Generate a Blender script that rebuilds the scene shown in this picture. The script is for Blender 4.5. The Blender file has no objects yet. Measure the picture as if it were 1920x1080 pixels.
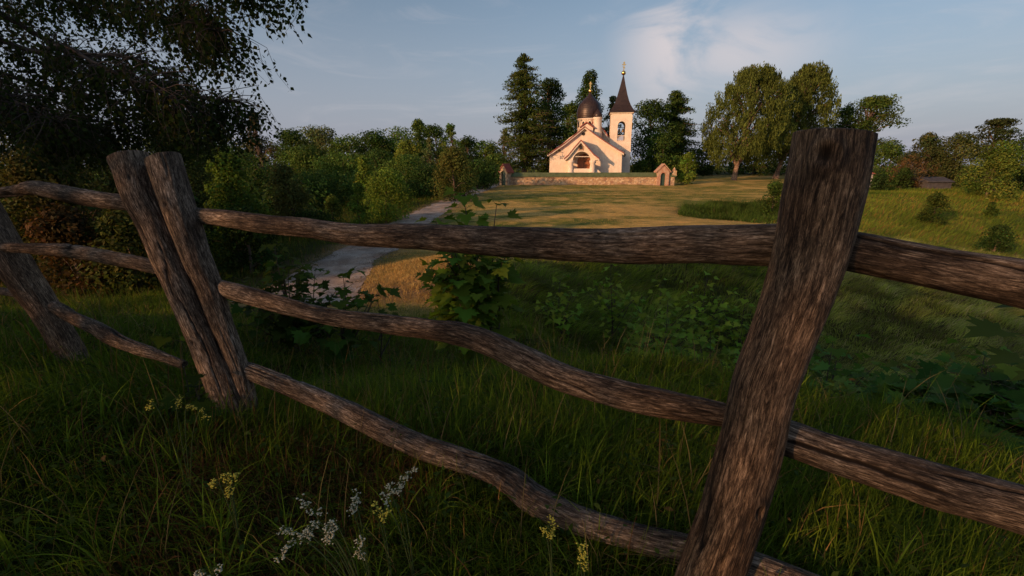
import bpy, math, random
import numpy as np
from math import radians, sin, cos, tan, pi

# ---------------------------------------------------------------- camera, light, exposure
SC = bpy.context.scene
COL = SC.collection
F = 853.0                       # focal length in pixels of a 1920 wide frame
PITCH = math.atan(230/F)
cam = bpy.data.cameras.new('camera'); cam.sensor_width = 36; cam.lens = F/1920*36
cam.clip_start = .05; cam.clip_end = 6000
co = bpy.data.objects.new('camera', cam); COL.objects.link(co)
co.location = (0, 0, 0); co.rotation_euler = (pi/2-PITCH, 0, 0)
SC.camera = co
SUN_EL, SUN_AZ = radians(11.3), radians(50)      # azimuth of the light's travel, right of the view axis
SC.view_settings.view_transform = 'Standard'; SC.view_settings.look = 'None'
SC.view_settings.exposure = 0.38; SC.view_settings.gamma = 1
sl = bpy.data.lights.new('sun', 'SUN'); sl.energy = 3.4; sl.angle = radians(1.0); sl.color = (1, .53, .25)
so = bpy.data.objects.new('sun', sl); COL.objects.link(so)
so.rotation_euler = (pi/2-SUN_EL, 0, -SUN_AZ)
W = bpy.data.worlds.new("World"); SC.world = W; W.use_nodes = True

def pix(px, py):                 # direction of a pixel, unit depth along the optical axis
    x = (px-960)/F; u = (540-py)/F
    return np.array([x, cos(PITCH)+u*sin(PITCH), -sin(PITCH)+u*cos(PITCH)])
def at(px, py, depth): return pix(px, py)*depth
def at_y(px, py, y):
    d = pix(px, py); return d*(y/d[1])

def world():
    nt = W.node_tree; N = nt.nodes; L = nt.links; N.clear()
    out = N.new('ShaderNodeOutputWorld'); bg = N.new('ShaderNodeBackground'); L.new(bg.outputs[0], out.inputs[0])
    sky = N.new('ShaderNodeTexSky'); sky.sky_type = 'NISHITA'; sky.sun_disc = False
    sky.sun_elevation = SUN_EL; sky.sun_rotation = SUN_AZ+pi
    sky.air_density = 1.0; sky.dust_density = 2.5; sky.ozone_density = 1.5
    bg.inputs[1].default_value = .106
    tc = N.new('ShaderNodeTexCoord')
    def blob(c, r0, r1, sc=(1,1,1)):
        c = c/np.linalg.norm(c)
        v = N.new('ShaderNodeVectorMath'); v.operation = 'SUBTRACT'; L.new(tc.outputs['Generated'], v.inputs[0]); v.inputs[1].default_value = tuple(c)
        m = N.new('ShaderNodeVectorMath'); m.operation = 'MULTIPLY'; L.new(v.outputs[0], m.inputs[0]); m.inputs[1].default_value = sc
        l = N.new('ShaderNodeVectorMath'); l.operation = 'LENGTH'; L.new(m.outputs[0], l.inputs[0])
        r = N.new('ShaderNodeMapRange'); r.interpolation_type = 'SMOOTHSTEP'; L.new(l.outputs['Value'], r.inputs[0])
        r.inputs[1].default_value = r1; r.inputs[2].default_value = r0; r.inputs[3].default_value = 0; r.inputs[4].default_value = 1
        return r.outputs[0]
    def noise(rot, sc, scale, det=6, rough=.6, dist=.6):
        mp = N.new('ShaderNodeMapping'); mp.inputs['Rotation'].default_value = rot; mp.inputs['Scale'].default_value = sc
        L.new(tc.outputs['Generated'], mp.inputs[0])
        n = N.new('ShaderNodeTexNoise'); n.inputs['Scale'].default_value = scale; n.inputs['Detail'].default_value = det
        n.inputs['Roughness'].default_value = rough; n.inputs['Distortion'].default_value = dist
        L.new(mp.outputs[0], n.inputs[0]); return n.outputs[0]
    def math_(op, a, b, clamp=False):
        m = N.new('ShaderNodeMath'); m.operation = op; m.use_clamp = clamp
        for i, v in enumerate((a, b)):
            if isinstance(v, (int, float)): m.inputs[i].default_value = v
            else: L.new(v, m.inputs[i])
        return m.outputs[0]
    def ramp(v, a, b):
        r = N.new('ShaderNodeMapRange'); r.interpolation_type = 'SMOOTHSTEP'; L.new(v, r.inputs[0])
        r.inputs[1].default_value = a; r.inputs[2].default_value = b; return r.outputs[0]
    soft = noise((0, .5, .2), (1, 1, 1.6), 5.0, 7, .55, .8)
    big = math_('MAXIMUM', blob(pix(1262, 75), .0, .17, (1.2, 1, .9)), math_('MULTIPLY', blob(pix(1380, 95), .0, .22, (1, 1, 2.1)), .75))
    big = math_('MULTIPLY', big, ramp(soft, .33, .58))
    wis = noise((0, .65, .3), (1, 1, 5), 3.2, 8, .6, 1.2)
    wl = math_('MULTIPLY', ramp(wis, .50, .78), .26)
    low = math_('MULTIPLY', ramp(noise((0, -.05, 0), (1, 1, 9), 3.0, 6, .6, .4), .55, .8), .22)
    m = math_('MAXIMUM', math_('MULTIPLY', big, .95), math_('MAXIMUM', wl, low))
    # warm veil close to the horizon
    hz = N.new('ShaderNodeSeparateXYZ'); L.new(tc.outputs['Generated'], hz.inputs[0])
    veil = N.new('ShaderNodeMapRange'); veil.interpolation_type = 'SMOOTHSTEP'; L.new(hz.outputs[2], veil.inputs[0])
    veil.inputs[1].default_value = .42; veil.inputs[2].default_value = -.02; veil.inputs[3].default_value = 0; veil.inputs[4].default_value = .78
    mv = N.new('ShaderNodeMix'); mv.data_type = 'RGBA'; L.new(veil.outputs[0], mv.inputs[0]); L.new(sky.outputs[0], mv.inputs[6])
    mv.inputs[7].default_value = (2.7, 2.8, 3.6, 1)
    mx = N.new('ShaderNodeMix'); mx.data_type = 'RGBA'; L.new(m, mx.inputs[0]); L.new(mv.outputs[2], mx.inputs[6])
    mx.inputs[7].default_value = (4.9, 4.5, 4.6, 1)
    L.new(mx.outputs[2], bg.inputs[0])
world()

# ---------------------------------------------------------------- numpy noise
def _h(ix, iy, iz, s):
    h = (ix*374761393 + iy*668265263 + iz*1440662683 + s*974634777) & 0xffffffff
    h = ((h ^ (h >> 13))*1274126177) & 0xffffffff
    return ((h ^ (h >> 16)) & 0xffff)/65535.0
def noise3(p, s=0):              # value noise in -1..1
    p = np.asarray(p, float); i = np.floor(p).astype(np.int64); f = p-i; f = f*f*f*(f*(f*6-15)+10)
    r = 0
    for a in (0, 1):
        for b in (0, 1):
            for c in (0, 1):
                w = (f[..., 0] if a else 1-f[..., 0])*(f[..., 1] if b else 1-f[..., 1])*(f[..., 2] if c else 1-f[..., 2])
                r = r + w*_h(i[..., 0]+a, i[..., 1]+b, i[..., 2]+c, s)
    return r*2-1
def n2(x, y, sc, s=0):
    return noise3(np.stack([np.asarray(x, float)*sc, np.asarray(y, float)*sc, np.zeros_like(np.asarray(x, float))], -1), s)
def fbm(p, s=0, o=4):
    r = 0; a = 1
    p = np.asarray(p, float)
    for k in range(o): r = r+a*noise3(p*2**k, s+k); a *= .5
    return r/1.9
def sst(a, b, x):
    t = np.clip((x-a)/(b-a), 0, 1); return t*t*(3-2*t)
def smax(a, b, k=.35):
    h = np.clip(.5+.5*(a-b)/k, 0, 1); return b*(1-h)+a*h+k*h*(1-h)

# ---------------------------------------------------------------- object helpers
def tag(o, label=None, cat=None, group=None, kind=None):
    if label: o['label'] = label
    if cat: o['category'] = cat
    if group: o['group'] = group
    if kind: o['kind'] = kind
    return o
def empty(name, loc=(0, 0, 0), label=None, cat=None, group=None):
    o = bpy.data.objects.new(name, None); COL.objects.link(o); o.location = tuple(loc); o.empty_display_size = .2
    return tag(o, label, cat, group)
def link_mesh(name, me, mat, parent=None):
    o = bpy.data.objects.new(name, me); COL.objects.link(o)
    if mat: me.materials.append(mat)
    if parent: o.parent = parent
    return o
def mesh_np(name, V, faces, mat, parent=None, col=None, gr=None, smooth=False):
    """faces: list of integer arrays (n,k) of equal-size polygons"""
    V = np.asarray(V, np.float32); me = bpy.data.meshes.new(name)
    me.vertices.add(len(V)); me.vertices.foreach_set('co', V.ravel())
    fs = [np.asarray(f, np.int32) for f in faces if len(f)]
    li = np.concatenate([f.ravel() for f in fs]); tot = np.concatenate([np.full(len(f), f.shape[1], np.int32) for f in fs])
    st = np.concatenate([[0], np.cumsum(tot)[:-1]]).astype(np.int32)
    me.loops.add(len(li)); me.loops.foreach_set('vertex_index', li)
    me.polygons.add(len(tot)); me.polygons.foreach_set('loop_start', st); me.polygons.foreach_set('loop_total', tot)
    if smooth: me.polygons.foreach_set('use_smooth', np.ones(len(tot), bool))
    me.update(calc_edges=True)
    if col is not None:
        c = np.ones((len(V), 4), np.float32); c[:, :3] = col
        a = me.color_attributes.new('col', 'FLOAT_COLOR', 'POINT'); a.data.foreach_set('color', c.ravel())
    if gr is not None:
        a = me.attributes.new('gr', 'FLOAT_VECTOR', 'POINT'); a.data.foreach_set('vector', np.asarray(gr, np.float32).ravel())
    return link_mesh(name, me, mat, parent)

class MB:                         # collects simple solids into one mesh
    def __init__(s): s.v = []; s.f = []
    def add(s, vs, fs):
        b = len(s.v); s.v += [tuple(map(float, v)) for v in vs]; s.f += [tuple(b+i for i in f) for f in fs]; return s
    def box(s, a, b):
        (x0, y0, z0), (x1, y1, z1) = a, b
        return s.add([(x0,y0,z0),(x1,y0,z0),(x1,y1,z0),(x0,y1,z0),(x0,y0,z1),(x1,y0,z1),(x1,y1,z1),(x0,y1,z1)],
                     [(0,3,2,1),(4,5,6,7),(0,1,5,4),(1,2,6,5),(2,3,7,6),(3,0,4,7)])
    def prism(s, prof, y0, y1):   # prof: list of (x,z) counter-clockwise seen from -y
        n = len(prof); vs = [(x, y0, z) for x, z in prof]+[(x, y1, z) for x, z in prof]
        return s.add(vs, [tuple(range(n)), tuple(range(2*n-1, n-1, -1))]+[(i, n+i, n+(i+1) % n, (i+1) % n) for i in range(n)])
    def lathe(s, c, prof, n=32, a0=0, sx=1):
        vs = []; fs = []
        for r, z in prof:
            for k in range(n):
                t = a0+2*pi*k/n; vs.append((c[0]+r*cos(t), c[1]+r*sin(t)*sx, c[2]+z))
        for i in range(len(prof)-1):
            for k in range(n): fs.append((i*n+k, i*n+(k+1) % n, (i+1)*n+(k+1) % n, (i+1)*n+k))
        fs.append(tuple(range(n-1, -1, -1))); fs.append(tuple((len(prof)-1)*n+k for k in range(n)))
        return s.add(vs, fs)
    def tube(s, pts, rad, n=8):
        V, Fq = tube_np(np.array(pts, float), np.array(rad, float), n)
        b = len(s.v); s.v += [tuple(v) for v in V.tolist()]; s.f += [tuple(b+i for i in f) for f in Fq.tolist()]
        s.f.append(tuple(b+i for i in range(n-1, -1, -1))); m = len(V)-n; s.f.append(tuple(b+m+i for i in range(n)))
        return s
    def obj(s, name, mat, parent=None, smooth=False):
        me = bpy.data.meshes.new(name); me.from_pydata(s.v, [], s.f); me.update()
        if smooth:
            for p in me.polygons: p.use_smooth = len(p.vertices) == 4
        return link_mesh(name, me, mat, parent)
def frames(P):
    T = np.gradient(P, axis=0); T /= np.linalg.norm(T, axis=1)[:, None]+1e-9
    up = np.array([0, 0, 1.]) if abs(T[0][2]) < .8 else np.array([0, 1., 0])
    A = np.cross(T, up); A /= np.linalg.norm(A, axis=1)[:, None]+1e-9
    B = np.cross(A, T); return T, A, B
def tube_np(P, R, n):
    T, A, B = frames(P); th = np.arange(n)*2*pi/n; m = len(P)
    V = P[:, None]+R[:, None, None]*(A[:, None]*np.cos(th)[None, :, None]+B[:, None]*np.sin(th)[None, :, None])
    i = np.arange(m-1)[:, None]*n; k = np.arange(n)[None, :]
    Fq = np.stack([i+k, i+(k+1) % n, i+n+(k+1) % n, i+n+k], -1).reshape(-1, 4)
    return V.reshape(-1, 3), Fq
def spline(P, n):
    P = np.asarray(P, float); m = len(P)
    E = np.vstack([2*P[0]-P[1], P, 2*P[-1]-P[-2]]); t = np.linspace(0, m-1-1e-6, n); i = t.astype(int); f = (t-i)[:, None]
    a, b, c, d = E[i], E[i+1], E[i+2], E[i+3]
    return .5*((2*b)+(-a+c)*f+(2*a-5*b+4*c-d)*f*f+(-a+3*b-3*c+d)*f**3)

# ---------------------------------------------------------------- materials
def mat(name, f):
    m = bpy.data.materials.new(name); m.use_nodes = True; nt = m.node_tree; nt.nodes.clear()
    out = nt.nodes.new('ShaderNodeOutputMaterial'); b = nt.nodes.new('ShaderNodeBsdfPrincipled'); nt.links.new(b.outputs[0], out.inputs[0])
    f(nt, nt.nodes, nt.links, b, out); return m
def nnoise(N, L, vec, scale, det=5, rough=.6, dist=0):
    n = N.new('ShaderNodeTexNoise'); n.inputs['Scale'].default_value = scale; n.inputs['Detail'].default_value = det
    n.inputs['Roughness'].default_value = rough; n.inputs['Distortion'].default_value = dist
    if vec is not None: L.new(vec, n.inputs[0])
    return n.outputs[0]
def nramp(N, L, v, stops):
    r = N.new('ShaderNodeValToRGB'); L.new(v, r.inputs[0]); e = r.color_ramp.elements
    while len(e) < len(stops): e.new(.5)
    for k, (p, c) in enumerate(stops):
        e[k].position = p; e[k].color = tuple(c)+(1,) if len(c) == 3 else c
    return r.outputs[0]
def nmap(N, L, vec, sc, rot=(0, 0, 0)):
    m = N.new('ShaderNodeMapping'); m.inputs['Scale'].default_value = sc; m.inputs['Rotation'].default_value = rot; L.new(vec, m.inputs[0]); return m.outputs[0]
def nmix(N, L, t, a, b, mode='MIX'):
    m = N.new('ShaderNodeMix'); m.data_type = 'RGBA'; m.blend_type = mode
    for k, v in ((0, t), (6, a), (7, b)):
        if isinstance(v, (int, float)): m.inputs[k].default_value = v
        elif isinstance(v, tuple): m.inputs[k].default_value = v+(1,)
        else: L.new(v, m.inputs[k])
    return m.outputs[2]
def nattr(N, name):
    a = N.new('ShaderNodeAttribute'); a.attribute_name = name; return a
def nbump(N, L, h, b, strength, dist):
    n = N.new('ShaderNodeBump'); n.inputs['Strength'].default_value = strength; n.inputs['Distance'].default_value = dist
    L.new(h, n.inputs['Height']); L.new(n.outputs[0], b.inputs['Normal'])
def objco(N): return N.new('ShaderNodeTexCoord').outputs['Object']

def m_leafy(name, tr=.3, rough=.55, spec=.25, tint=(1.25, 1.2, .6)):
    def f(nt, N, L, b, out):
        a = nattr(N, 'col'); L.new(a.outputs['Color'], b.inputs['Base Color'])
        b.inputs['Roughness'].default_value = rough; b.inputs['Specular IOR Level'].default_value = spec
        t = N.new('ShaderNodeBsdfTranslucent'); L.new(nmix(N, L, 1.0, a.outputs['Color'], tint, 'MULTIPLY'), t.inputs[0])
        mx = N.new('ShaderNodeMixShader'); mx.inputs[0].default_value = tr
        L.new(b.outputs[0], mx.inputs[1]); L.new(t.outputs[0], mx.inputs[2]); L.new(mx.outputs[0], out.inputs[0])
    return mat(name, f)
LEAF = m_leafy('foliage', .35, .7, .08)
LEAF_NEAR = m_leafy('near_leaf', .42, .65, .06)
GRASS = m_leafy('grass_blade', .32, .6, .07)

def f_wood(nt, N, L, b, out):
    g = nattr(N, 'gr').outputs['Vector']; c = nattr(N, 'col')
    sep = N.new('ShaderNodeSeparateColor'); L.new(c.outputs['Color'], sep.inputs[0])
    fine = nnoise(N, L, nmap(N, L, g, (180, 180, 25)), 1, 6, .8, .6)
    mid = nnoise(N, L, nmap(N, L, g, (85, 85, 12)), 1, 6, .75, .9)
    big = nnoise(N, L, nmap(N, L, g, (9, 9, 2.2)), 1, 4, .6, .3)
    base = nramp(N, L, fine, [(.32, (.028, .022, .017)), (.45, (.11, .088, .070)), (.55, (.275, .232, .190)), (.66, (.56, .50, .43))])
    dark = nramp(N, L, mid, [(.34, (.18, .155, .14)), (.47, (.72, .69, .66)), (.62, (1.3, 1.28, 1.27))])
    col = nmix(N, L, 1.0, base, dark, 'MULTIPLY')
    tone = nramp(N, L, big, [(.36, (.38, .34, .31)), (.50, (.80, .77, .75)), (.64, (1.12, 1.11, 1.10))])
    col = nmix(N, L, 1.0, col, tone, 'MULTIPLY')
    ln = nnoise(N, L, nmap(N, L, g, (210, 210, 4.5)), 1, 4, .6, .2)
    fis = nramp(N, L, ln, [(.455, (1, 1, 1)), (.485, (.16, .13, .11)), (.50, (.10, .08, .07)), (.515, (.18, .15, .13)), (.545, (1, 1, 1))])
    gap = nnoise(N, L, nmap(N, L, g, (20, 20, 6)), 1, 3, .6); col = nmix(N, L, nramp(N, L, gap, [(.42, (0, 0, 0)), (.56, (.9, .9, .9))]), col, nmix(N, L, 1.0, col, fis, 'MULTIPLY'))
    brown = nmix(N, L, 1.0, col, (1.0, .77, .55), 'MULTIPLY')
    col = nmix(N, L, sep.outputs[1], col, brown)              # green channel: how brown the log is
    col = nmix(N, L, sep.outputs[0], (.012, .008, .006), col)  # red channel: clean wood, 0 in a crack
    L.new(col, b.inputs['Base Color']); b.inputs['Roughness'].default_value = .82; b.inputs['Specular IOR Level'].default_value = .2
    hsum = N.new('ShaderNodeMath'); hsum.operation = 'ADD'; L.new(fine, hsum.inputs[0]); L.new(mid, hsum.inputs[1])
    nbump(N, L, hsum.outputs[0], b, .8, .006)
WOOD = mat('weathered_wood', f_wood)

def f_bark(nt, N, L, b, out):
    o = objco(N); n = nnoise(N, L, nmap(N, L, o, (6, 6, 1.5)), 1.5, 6, .7)
    L.new(nramp(N, L, n, [(.35, (.045, .032, .024)), (.65, (.17, .12, .09))]), b.inputs['Base Color']); b.inputs['Roughness'].default_value = .9
    nbump(N, L, n, b, .5, .05)
BARK = mat('bark', f_bark)
def f_birch(nt, N, L, b, out):
    o = objco(N); n = nnoise(N, L, nmap(N, L, o, (1.2, 1.2, 5)), 1.5, 5, .7)
    L.new(nramp(N, L, n, [(.42, (.05, .035, .03)), (.55, (.24, .16, .12)), (.8, (.40, .30, .24))]), b.inputs['Base Color']); b.inputs['Roughness'].default_value = .8
BIRCH = mat('birch_bark', f_birch)
def f_twig(nt, N, L, b, out):
    b.inputs['Roughness'].default_value = .8
    L.new(nramp(N, L, nnoise(N, L, objco(N), 9), [(.3, (.035, .024, .018)), (.7, (.075, .05, .035))]), b.inputs['Base Color'])
TWIG = mat('twig_bark', f_twig)

def f_ground(nt, N, L, b, out):
    o = objco(N); c = nattr(N, 'col').outputs['Color']
    n1 = nnoise(N, L, nmap(N, L, o, (1, 1, 1)), 26, 8, .75); n2_ = nnoise(N, L, nmap(N, L, o, (.35, 1.2, 1)), 2.2, 6, .7, .6)
    v1 = nramp(N, L, n1, [(.3, (.45, .45, .45)), (.7, (1.5, 1.45, 1.4))]); v2 = nramp(N, L, n2_, [(.3, (.62, .72, .62)), (.7, (1.35, 1.2, 1.1))])
    L.new(nmix(N, L, 1.0, nmix(N, L, 1.0, c, v1, 'MULTIPLY'), v2, 'MULTIPLY'), b.inputs['Base Color'])
    b.inputs['Roughness'].default_value = .95; b.inputs['Specular IOR Level'].default_value = .1
    nbump(N, L, n1, b, .9, .08)
GROUND = mat('ground', f_ground)
def f_path(nt, N, L, b, out):
    o = objco(N); n = nnoise(N, L, o, 55, 6, .8); n_b = nnoise(N, L, o, 1.3, 5, .6, .5)
    c = nramp(N, L, n, [(.35, (.19, .15, .12)), (.5, (.37, .31, .26)), (.66, (.56, .49, .42))])
    c2 = nramp(N, L, n_b, [(.38, (.62, .52, .44)), (.62, (1.12, 1.08, 1.05))])
    L.new(nmix(N, L, 1.0, c, c2, 'MULTIPLY'), b.inputs['Base Color']); b.inputs['Roughness'].default_value = .9
    nbump(N, L, n, b, .6, .03)
PATH = mat('gravel_path', f_path)

def simple(name, col, rough=.8, metal=0, var=.12, sc=3, bump=0, stretch=(1, 1, 1)):
    def f(nt, N, L, b, out):
        n = nnoise(N, L, nmap(N, L, objco(N), stretch), sc, 6, .65)
        lo = tuple(x*(1-var*1.6) for x in col); hi = tuple(min(1, x*(1+var)) for x in col)
        L.new(nramp(N, L, n, [(.3, lo), (.7, hi)]), b.inputs['Base Color']); b.inputs['Roughness'].default_value = rough
        b.inputs['Metallic'].default_value = metal
        if bump: nbump(N, L, n, b, .5, bump)
    return mat(name, f)
def f_plaster(nt, N, L, b, out):
    o = objco(N); a = nnoise(N, L, o, .7, 6, .65, .4); s = nnoise(N, L, nmap(N, L, o, (5, 5, .5)), 1, 6, .7)
    c = nramp(N, L, a, [(.35, (.66, .56, .47)), (.65, (.80, .71, .61))])
    st = nramp(N, L, s, [(.25, (.80, .77, .74)), (.5, (1, 1, 1))])
    L.new(nmix(N, L, 1.0, c, st, 'MULTIPLY'), b.inputs['Base Color']); b.inputs['Roughness'].default_value = .9
    nbump(N, L, nnoise(N, L, o, 3.5, 6, .7), b, .35, .06)
PLASTER = mat('lime_plaster', f_plaster)
RED = simple('red_roof_paint', (.26, .055, .04), .6, 0, .25, 2)
FASCIA = simple('white_verge', (.70, .62, .54), .8, 0, .1, 3)
def f_dome(nt, N, L, b, out):
    n = nnoise(N, L, objco(N), 2.5, 5, .6)
    L.new(nramp(N, L, n, [(.3, (.030, .020, .019)), (.7, (.060, .040, .036))]), b.inputs['Base Color'])
    b.inputs['Roughness'].default_value = .42; b.inputs['Metallic'].default_value = .3
    w = N.new('ShaderNodeTexWave'); w.bands_direction = 'Z'; w.inputs['Scale'].default_value = 1.1; L.new(objco(N), w.inputs[0])
    nbump(N, L, w.outputs[1], b, .25, .03)
DOME = mat('dark_metal_roof', f_dome)
GOLD = simple('gold', (.95, .62, .22), .28, 1, .05)
DARKM = simple('dark_opening', (.012, .011, .012), .7)
DOOR = simple('oiled_wood_door', (.30, .10, .035), .5, 0, .4, 2, .01, (8, 8, 1))
GREENP = simple('green_coping_paint', (.10, .13, .055), .6, 0, .25, 1.5)
GREEND = simple('green_door_paint', (.03, .075, .06), .55, 0, .2, 3)
BRONZE = simple('bell_bronze', (.30, .2, .10), .4, 1)
BALU = simple('white_balusters', (.6, .5, .42), .8)
GREYR = simple('grey_shed_roof', (.07, .065, .07), .7, 0, .3, 2)
PALEW = simple('pale_board', (.40, .38, .37), .8, 0, .3, 1)
ORANGE = simple('orange_roof_sheet', (.5, .12, .04), .6, 0, .15, 2)
WHITEF = simple('white_petals', (.50, .50, .36), .8); YELF = simple('yellow_petals', (.55, .50, .06), .8)
def f_stone(nt, N, L, b, out):
    o = objco(N); w = nnoise(N, L, o, 1.6, 3, .5); wv = N.new('ShaderNodeVectorMath'); wv.operation = 'SCALE'
    cx = N.new('ShaderNodeCombineXYZ'); L.new(w, cx.inputs[0]); L.new(w, cx.inputs[2]); L.new(cx.outputs[0], wv.inputs[0]); wv.inputs[3].default_value = .35
    ad = N.new('ShaderNodeVectorMath'); ad.operation = 'ADD'; L.new(o, ad.inputs[0]); L.new(wv.outputs[0], ad.inputs[1])
    p = nmap(N, L, ad.outputs[0], (1, 1, 1.35))
    v = N.new('ShaderNodeTexVoronoi'); v.inputs['Scale'].default_value = 2.8; L.new(p, v.inputs[0])
    e = N.new('ShaderNodeTexVoronoi'); e.feature = 'DISTANCE_TO_EDGE'; e.inputs['Scale'].default_value = 2.8; L.new(p, e.inputs[0])
    sp = N.new('ShaderNodeSeparateColor'); L.new(v.outputs['Color'], sp.inputs[0])
    st = nramp(N, L, sp.outputs[0], [(0, (.34, .20, .13)), (.3, (.54, .35, .20)), (.6, (.60, .42, .26)), (.85, (.68, .53, .36)), (1, (.42, .25, .18))])
    st = nmix(N, L, .6, st, nramp(N, L, nnoise(N, L, o, 9, 6, .7), [(.3, (.5, .5, .5)), (.7, (1.2, 1.2, 1.2))]), 'MULTIPLY')
    ed = nramp(N, L, e.outputs['Distance'], [(.0, (0, 0, 0)), (.07, (1, 1, 1))])
    L.new(nmix(N, L, ed, (.30, .22, .17), st), b.inputs['Base Color']); b.inputs['Roughness'].default_value = .9
    nbump(N, L, ed, b, .7, .05)
STONE = mat('rubble_stone', f_stone)
def f_brick(nt, N, L, b, out):
    t = N.new('ShaderNodeTexBrick'); t.inputs['Scale'].default_value = 3.4
    sw = N.new('ShaderNodeSeparateXYZ'); L.new(objco(N), sw.inputs[0]); cb = N.new('ShaderNodeCombineXYZ')
    s = N.new('ShaderNodeMath'); L.new(sw.outputs[0], s.inputs[0]); L.new(sw.outputs[1], s.inputs[1]); L.new(s.outputs[0], cb.inputs[0]); L.new(sw.outputs[2], cb.inputs[1]); L.new(cb.outputs[0], t.inputs[0])
    t.inputs['Color1'].default_value = (.36, .12, .07, 1); t.inputs['Color2'].default_value = (.42, .22, .14, 1); t.inputs['Mortar'].default_value = (.42, .36, .3, 1)
    n = nnoise(N, L, objco(N), 2.3, 5, .7)
    L.new(nmix(N, L, nramp(N, L, n, [(.45, (0, 0, 0)), (.6, (1, 1, 1))]), t.outputs[0], (.46, .34, .25)), b.inputs['Base Color']); b.inputs['Roughness'].default_value = .9
BRICK = mat('old_brick', f_brick)

# ---------------------------------------------------------------- terrain
EDGE = np.array([(-1.8, 8.2), (-1.0, 10.6), (.6, 13.2), (2.2, 14.6), (4.5, 15.6), (9, 19.2), (15, 26), (21, 37), (32, 55), (60, 84), (120, 130), (400, 330)], float)
LIP = np.array([(-6, 12), (-1.5, 6.5), (.2, 3.9), (1.1, 3.0), (2.4, 1.8), (4.2, .9), (9, -1), (30, -9), (90, -30)], float)
def side_dist(x, y, poly):         # signed distance to a polyline, positive on its right hand side
    best = np.full(np.shape(x), 1e9); sg = np.zeros(np.shape(x))
    for a, b in zip(poly[:-1], poly[1:]):
        d = b-a; t = np.clip(((x-a[0])*d[0]+(y-a[1])*d[1])/(d@d), 0, 1)
        qx, qy = x-(a[0]+t*d[0]), y-(a[1]+t*d[1]); ds = np.hypot(qx, qy); s = np.sign(qx*d[1]-qy*d[0])
        m = ds < best; best = np.where(m, ds, best); sg = np.where(m, s, sg)
    return best*sg
def ground_at(px, py, z):
    d = pix(px, py); return d*(z/d[2])
PATHP = np.array([ground_at(a, b, -2.95)[:2] for a, b in [(615, 560), (645, 497), (715, 455), (795, 405), (850, 377), (895, 358), (926, 347)]]+[(-1.6, 82), (3, 110)], float)
PATHP[0] = (-4.35, 8.7)
PATHS = spline(PATHP, 60)
def path_dist(x, y): return side_dist(x, y, PATHS)
def GH(x, y):
    x = np.asarray(x, float); y = np.asarray(y, float)
    e = side_dist(x, y, EDGE); l = -side_dist(x, y, LIP)
    plate = -2.92+.022*np.clip(y-72, 0, 45)+.5*np.exp(-((x+1.5)**2+(y-12.0)**2)/4.5)
    gul = np.exp(-(((x-15.8-.25*(y-32))/4)**2+((y-32)/5)**2)); plate = plate-.8*gul
    far = plate-np.where(e > 0, .27*e-.0035*np.minimum(e, 38)**2, 0)*(1-.93*sst(16, 58, y))
    pd = -path_dist(x, y); wd = np.where((y > 5), np.clip(pd-3.2, 0, 60), 0)
    far = far-.10*wd*sst(5, 18, y)
    k = .24+(.72-.24)*sst(-1.2, 1.6, x)
    near = -1.24+.11*np.clip(-x-1.4, 0, 3)-.13*np.clip(y-2.2, 0, 3)*sst(4, 0, np.clip(l, 0, 9))*0
    near = near-.13*np.clip(y-1.5, 0, 3.2)*(x < 90)*sst(3.0, 0, x-1.5)
    lft = sst(1.0, -1.2, x); near = near-lft*.245*np.clip(y-2.3-.3*np.clip(-x-1.4,0,3), 0, 9)-(1-lft)*k*np.clip(l, 0, None)+.12*n2(x, y, .7, 3)*sst(2.5, 5, y+abs(x))
    wl = sst(-3, -9, x)*sst(3, 12, y); near = near-.0*wl
    z = smax(near, far, .5)
    return z+.05*n2(x, y, .9, 5)+.03*n2(x, y, 2.7, 6)+.12*n2(x, y, .12, 7)*sst(20, 60, y)
def lawn_mask(x, y):
    e = side_dist(x, y, EDGE); pd = -path_dist(x, y)
    g = np.exp(-(((x-15.8-.25*(y-32))/3.8)**2+((y-32)/5)**2))
    m = sst(.5, -.5, e+.7*n2(x, y, .5, 9))*sst(1.6, .6, pd)*sst(7.5, 8.6, y)*sst(-.0, .35, .45-g)
    return m*sst(118, 98, y)*np.where(y > 71, sst(14, 22, x-.1*y), 1)
def axis(n, near, far, c=0):
    u = np.linspace(-1, 1, n); return c+near*u+(far-near)*np.sign(u)*np.abs(u)**4.5
gx = axis(420, 24, 1500); gy = axis(460, 34, 1500, 22)
X, Y = np.meshgrid(gx, gy); Z = GH(X, Y); Z = np.where(np.hypot(X, Y) > 160, Z*1.0, Z)
V = np.stack([X, Y, Z], -1).reshape(-1, 3); ny, nx = X.shape
i = (np.arange(ny-1)[:, None]*nx+np.arange(nx-1)[None]).ravel(); Fq = np.stack([i, i+1, i+nx+1, i+nx], -1)
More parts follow.
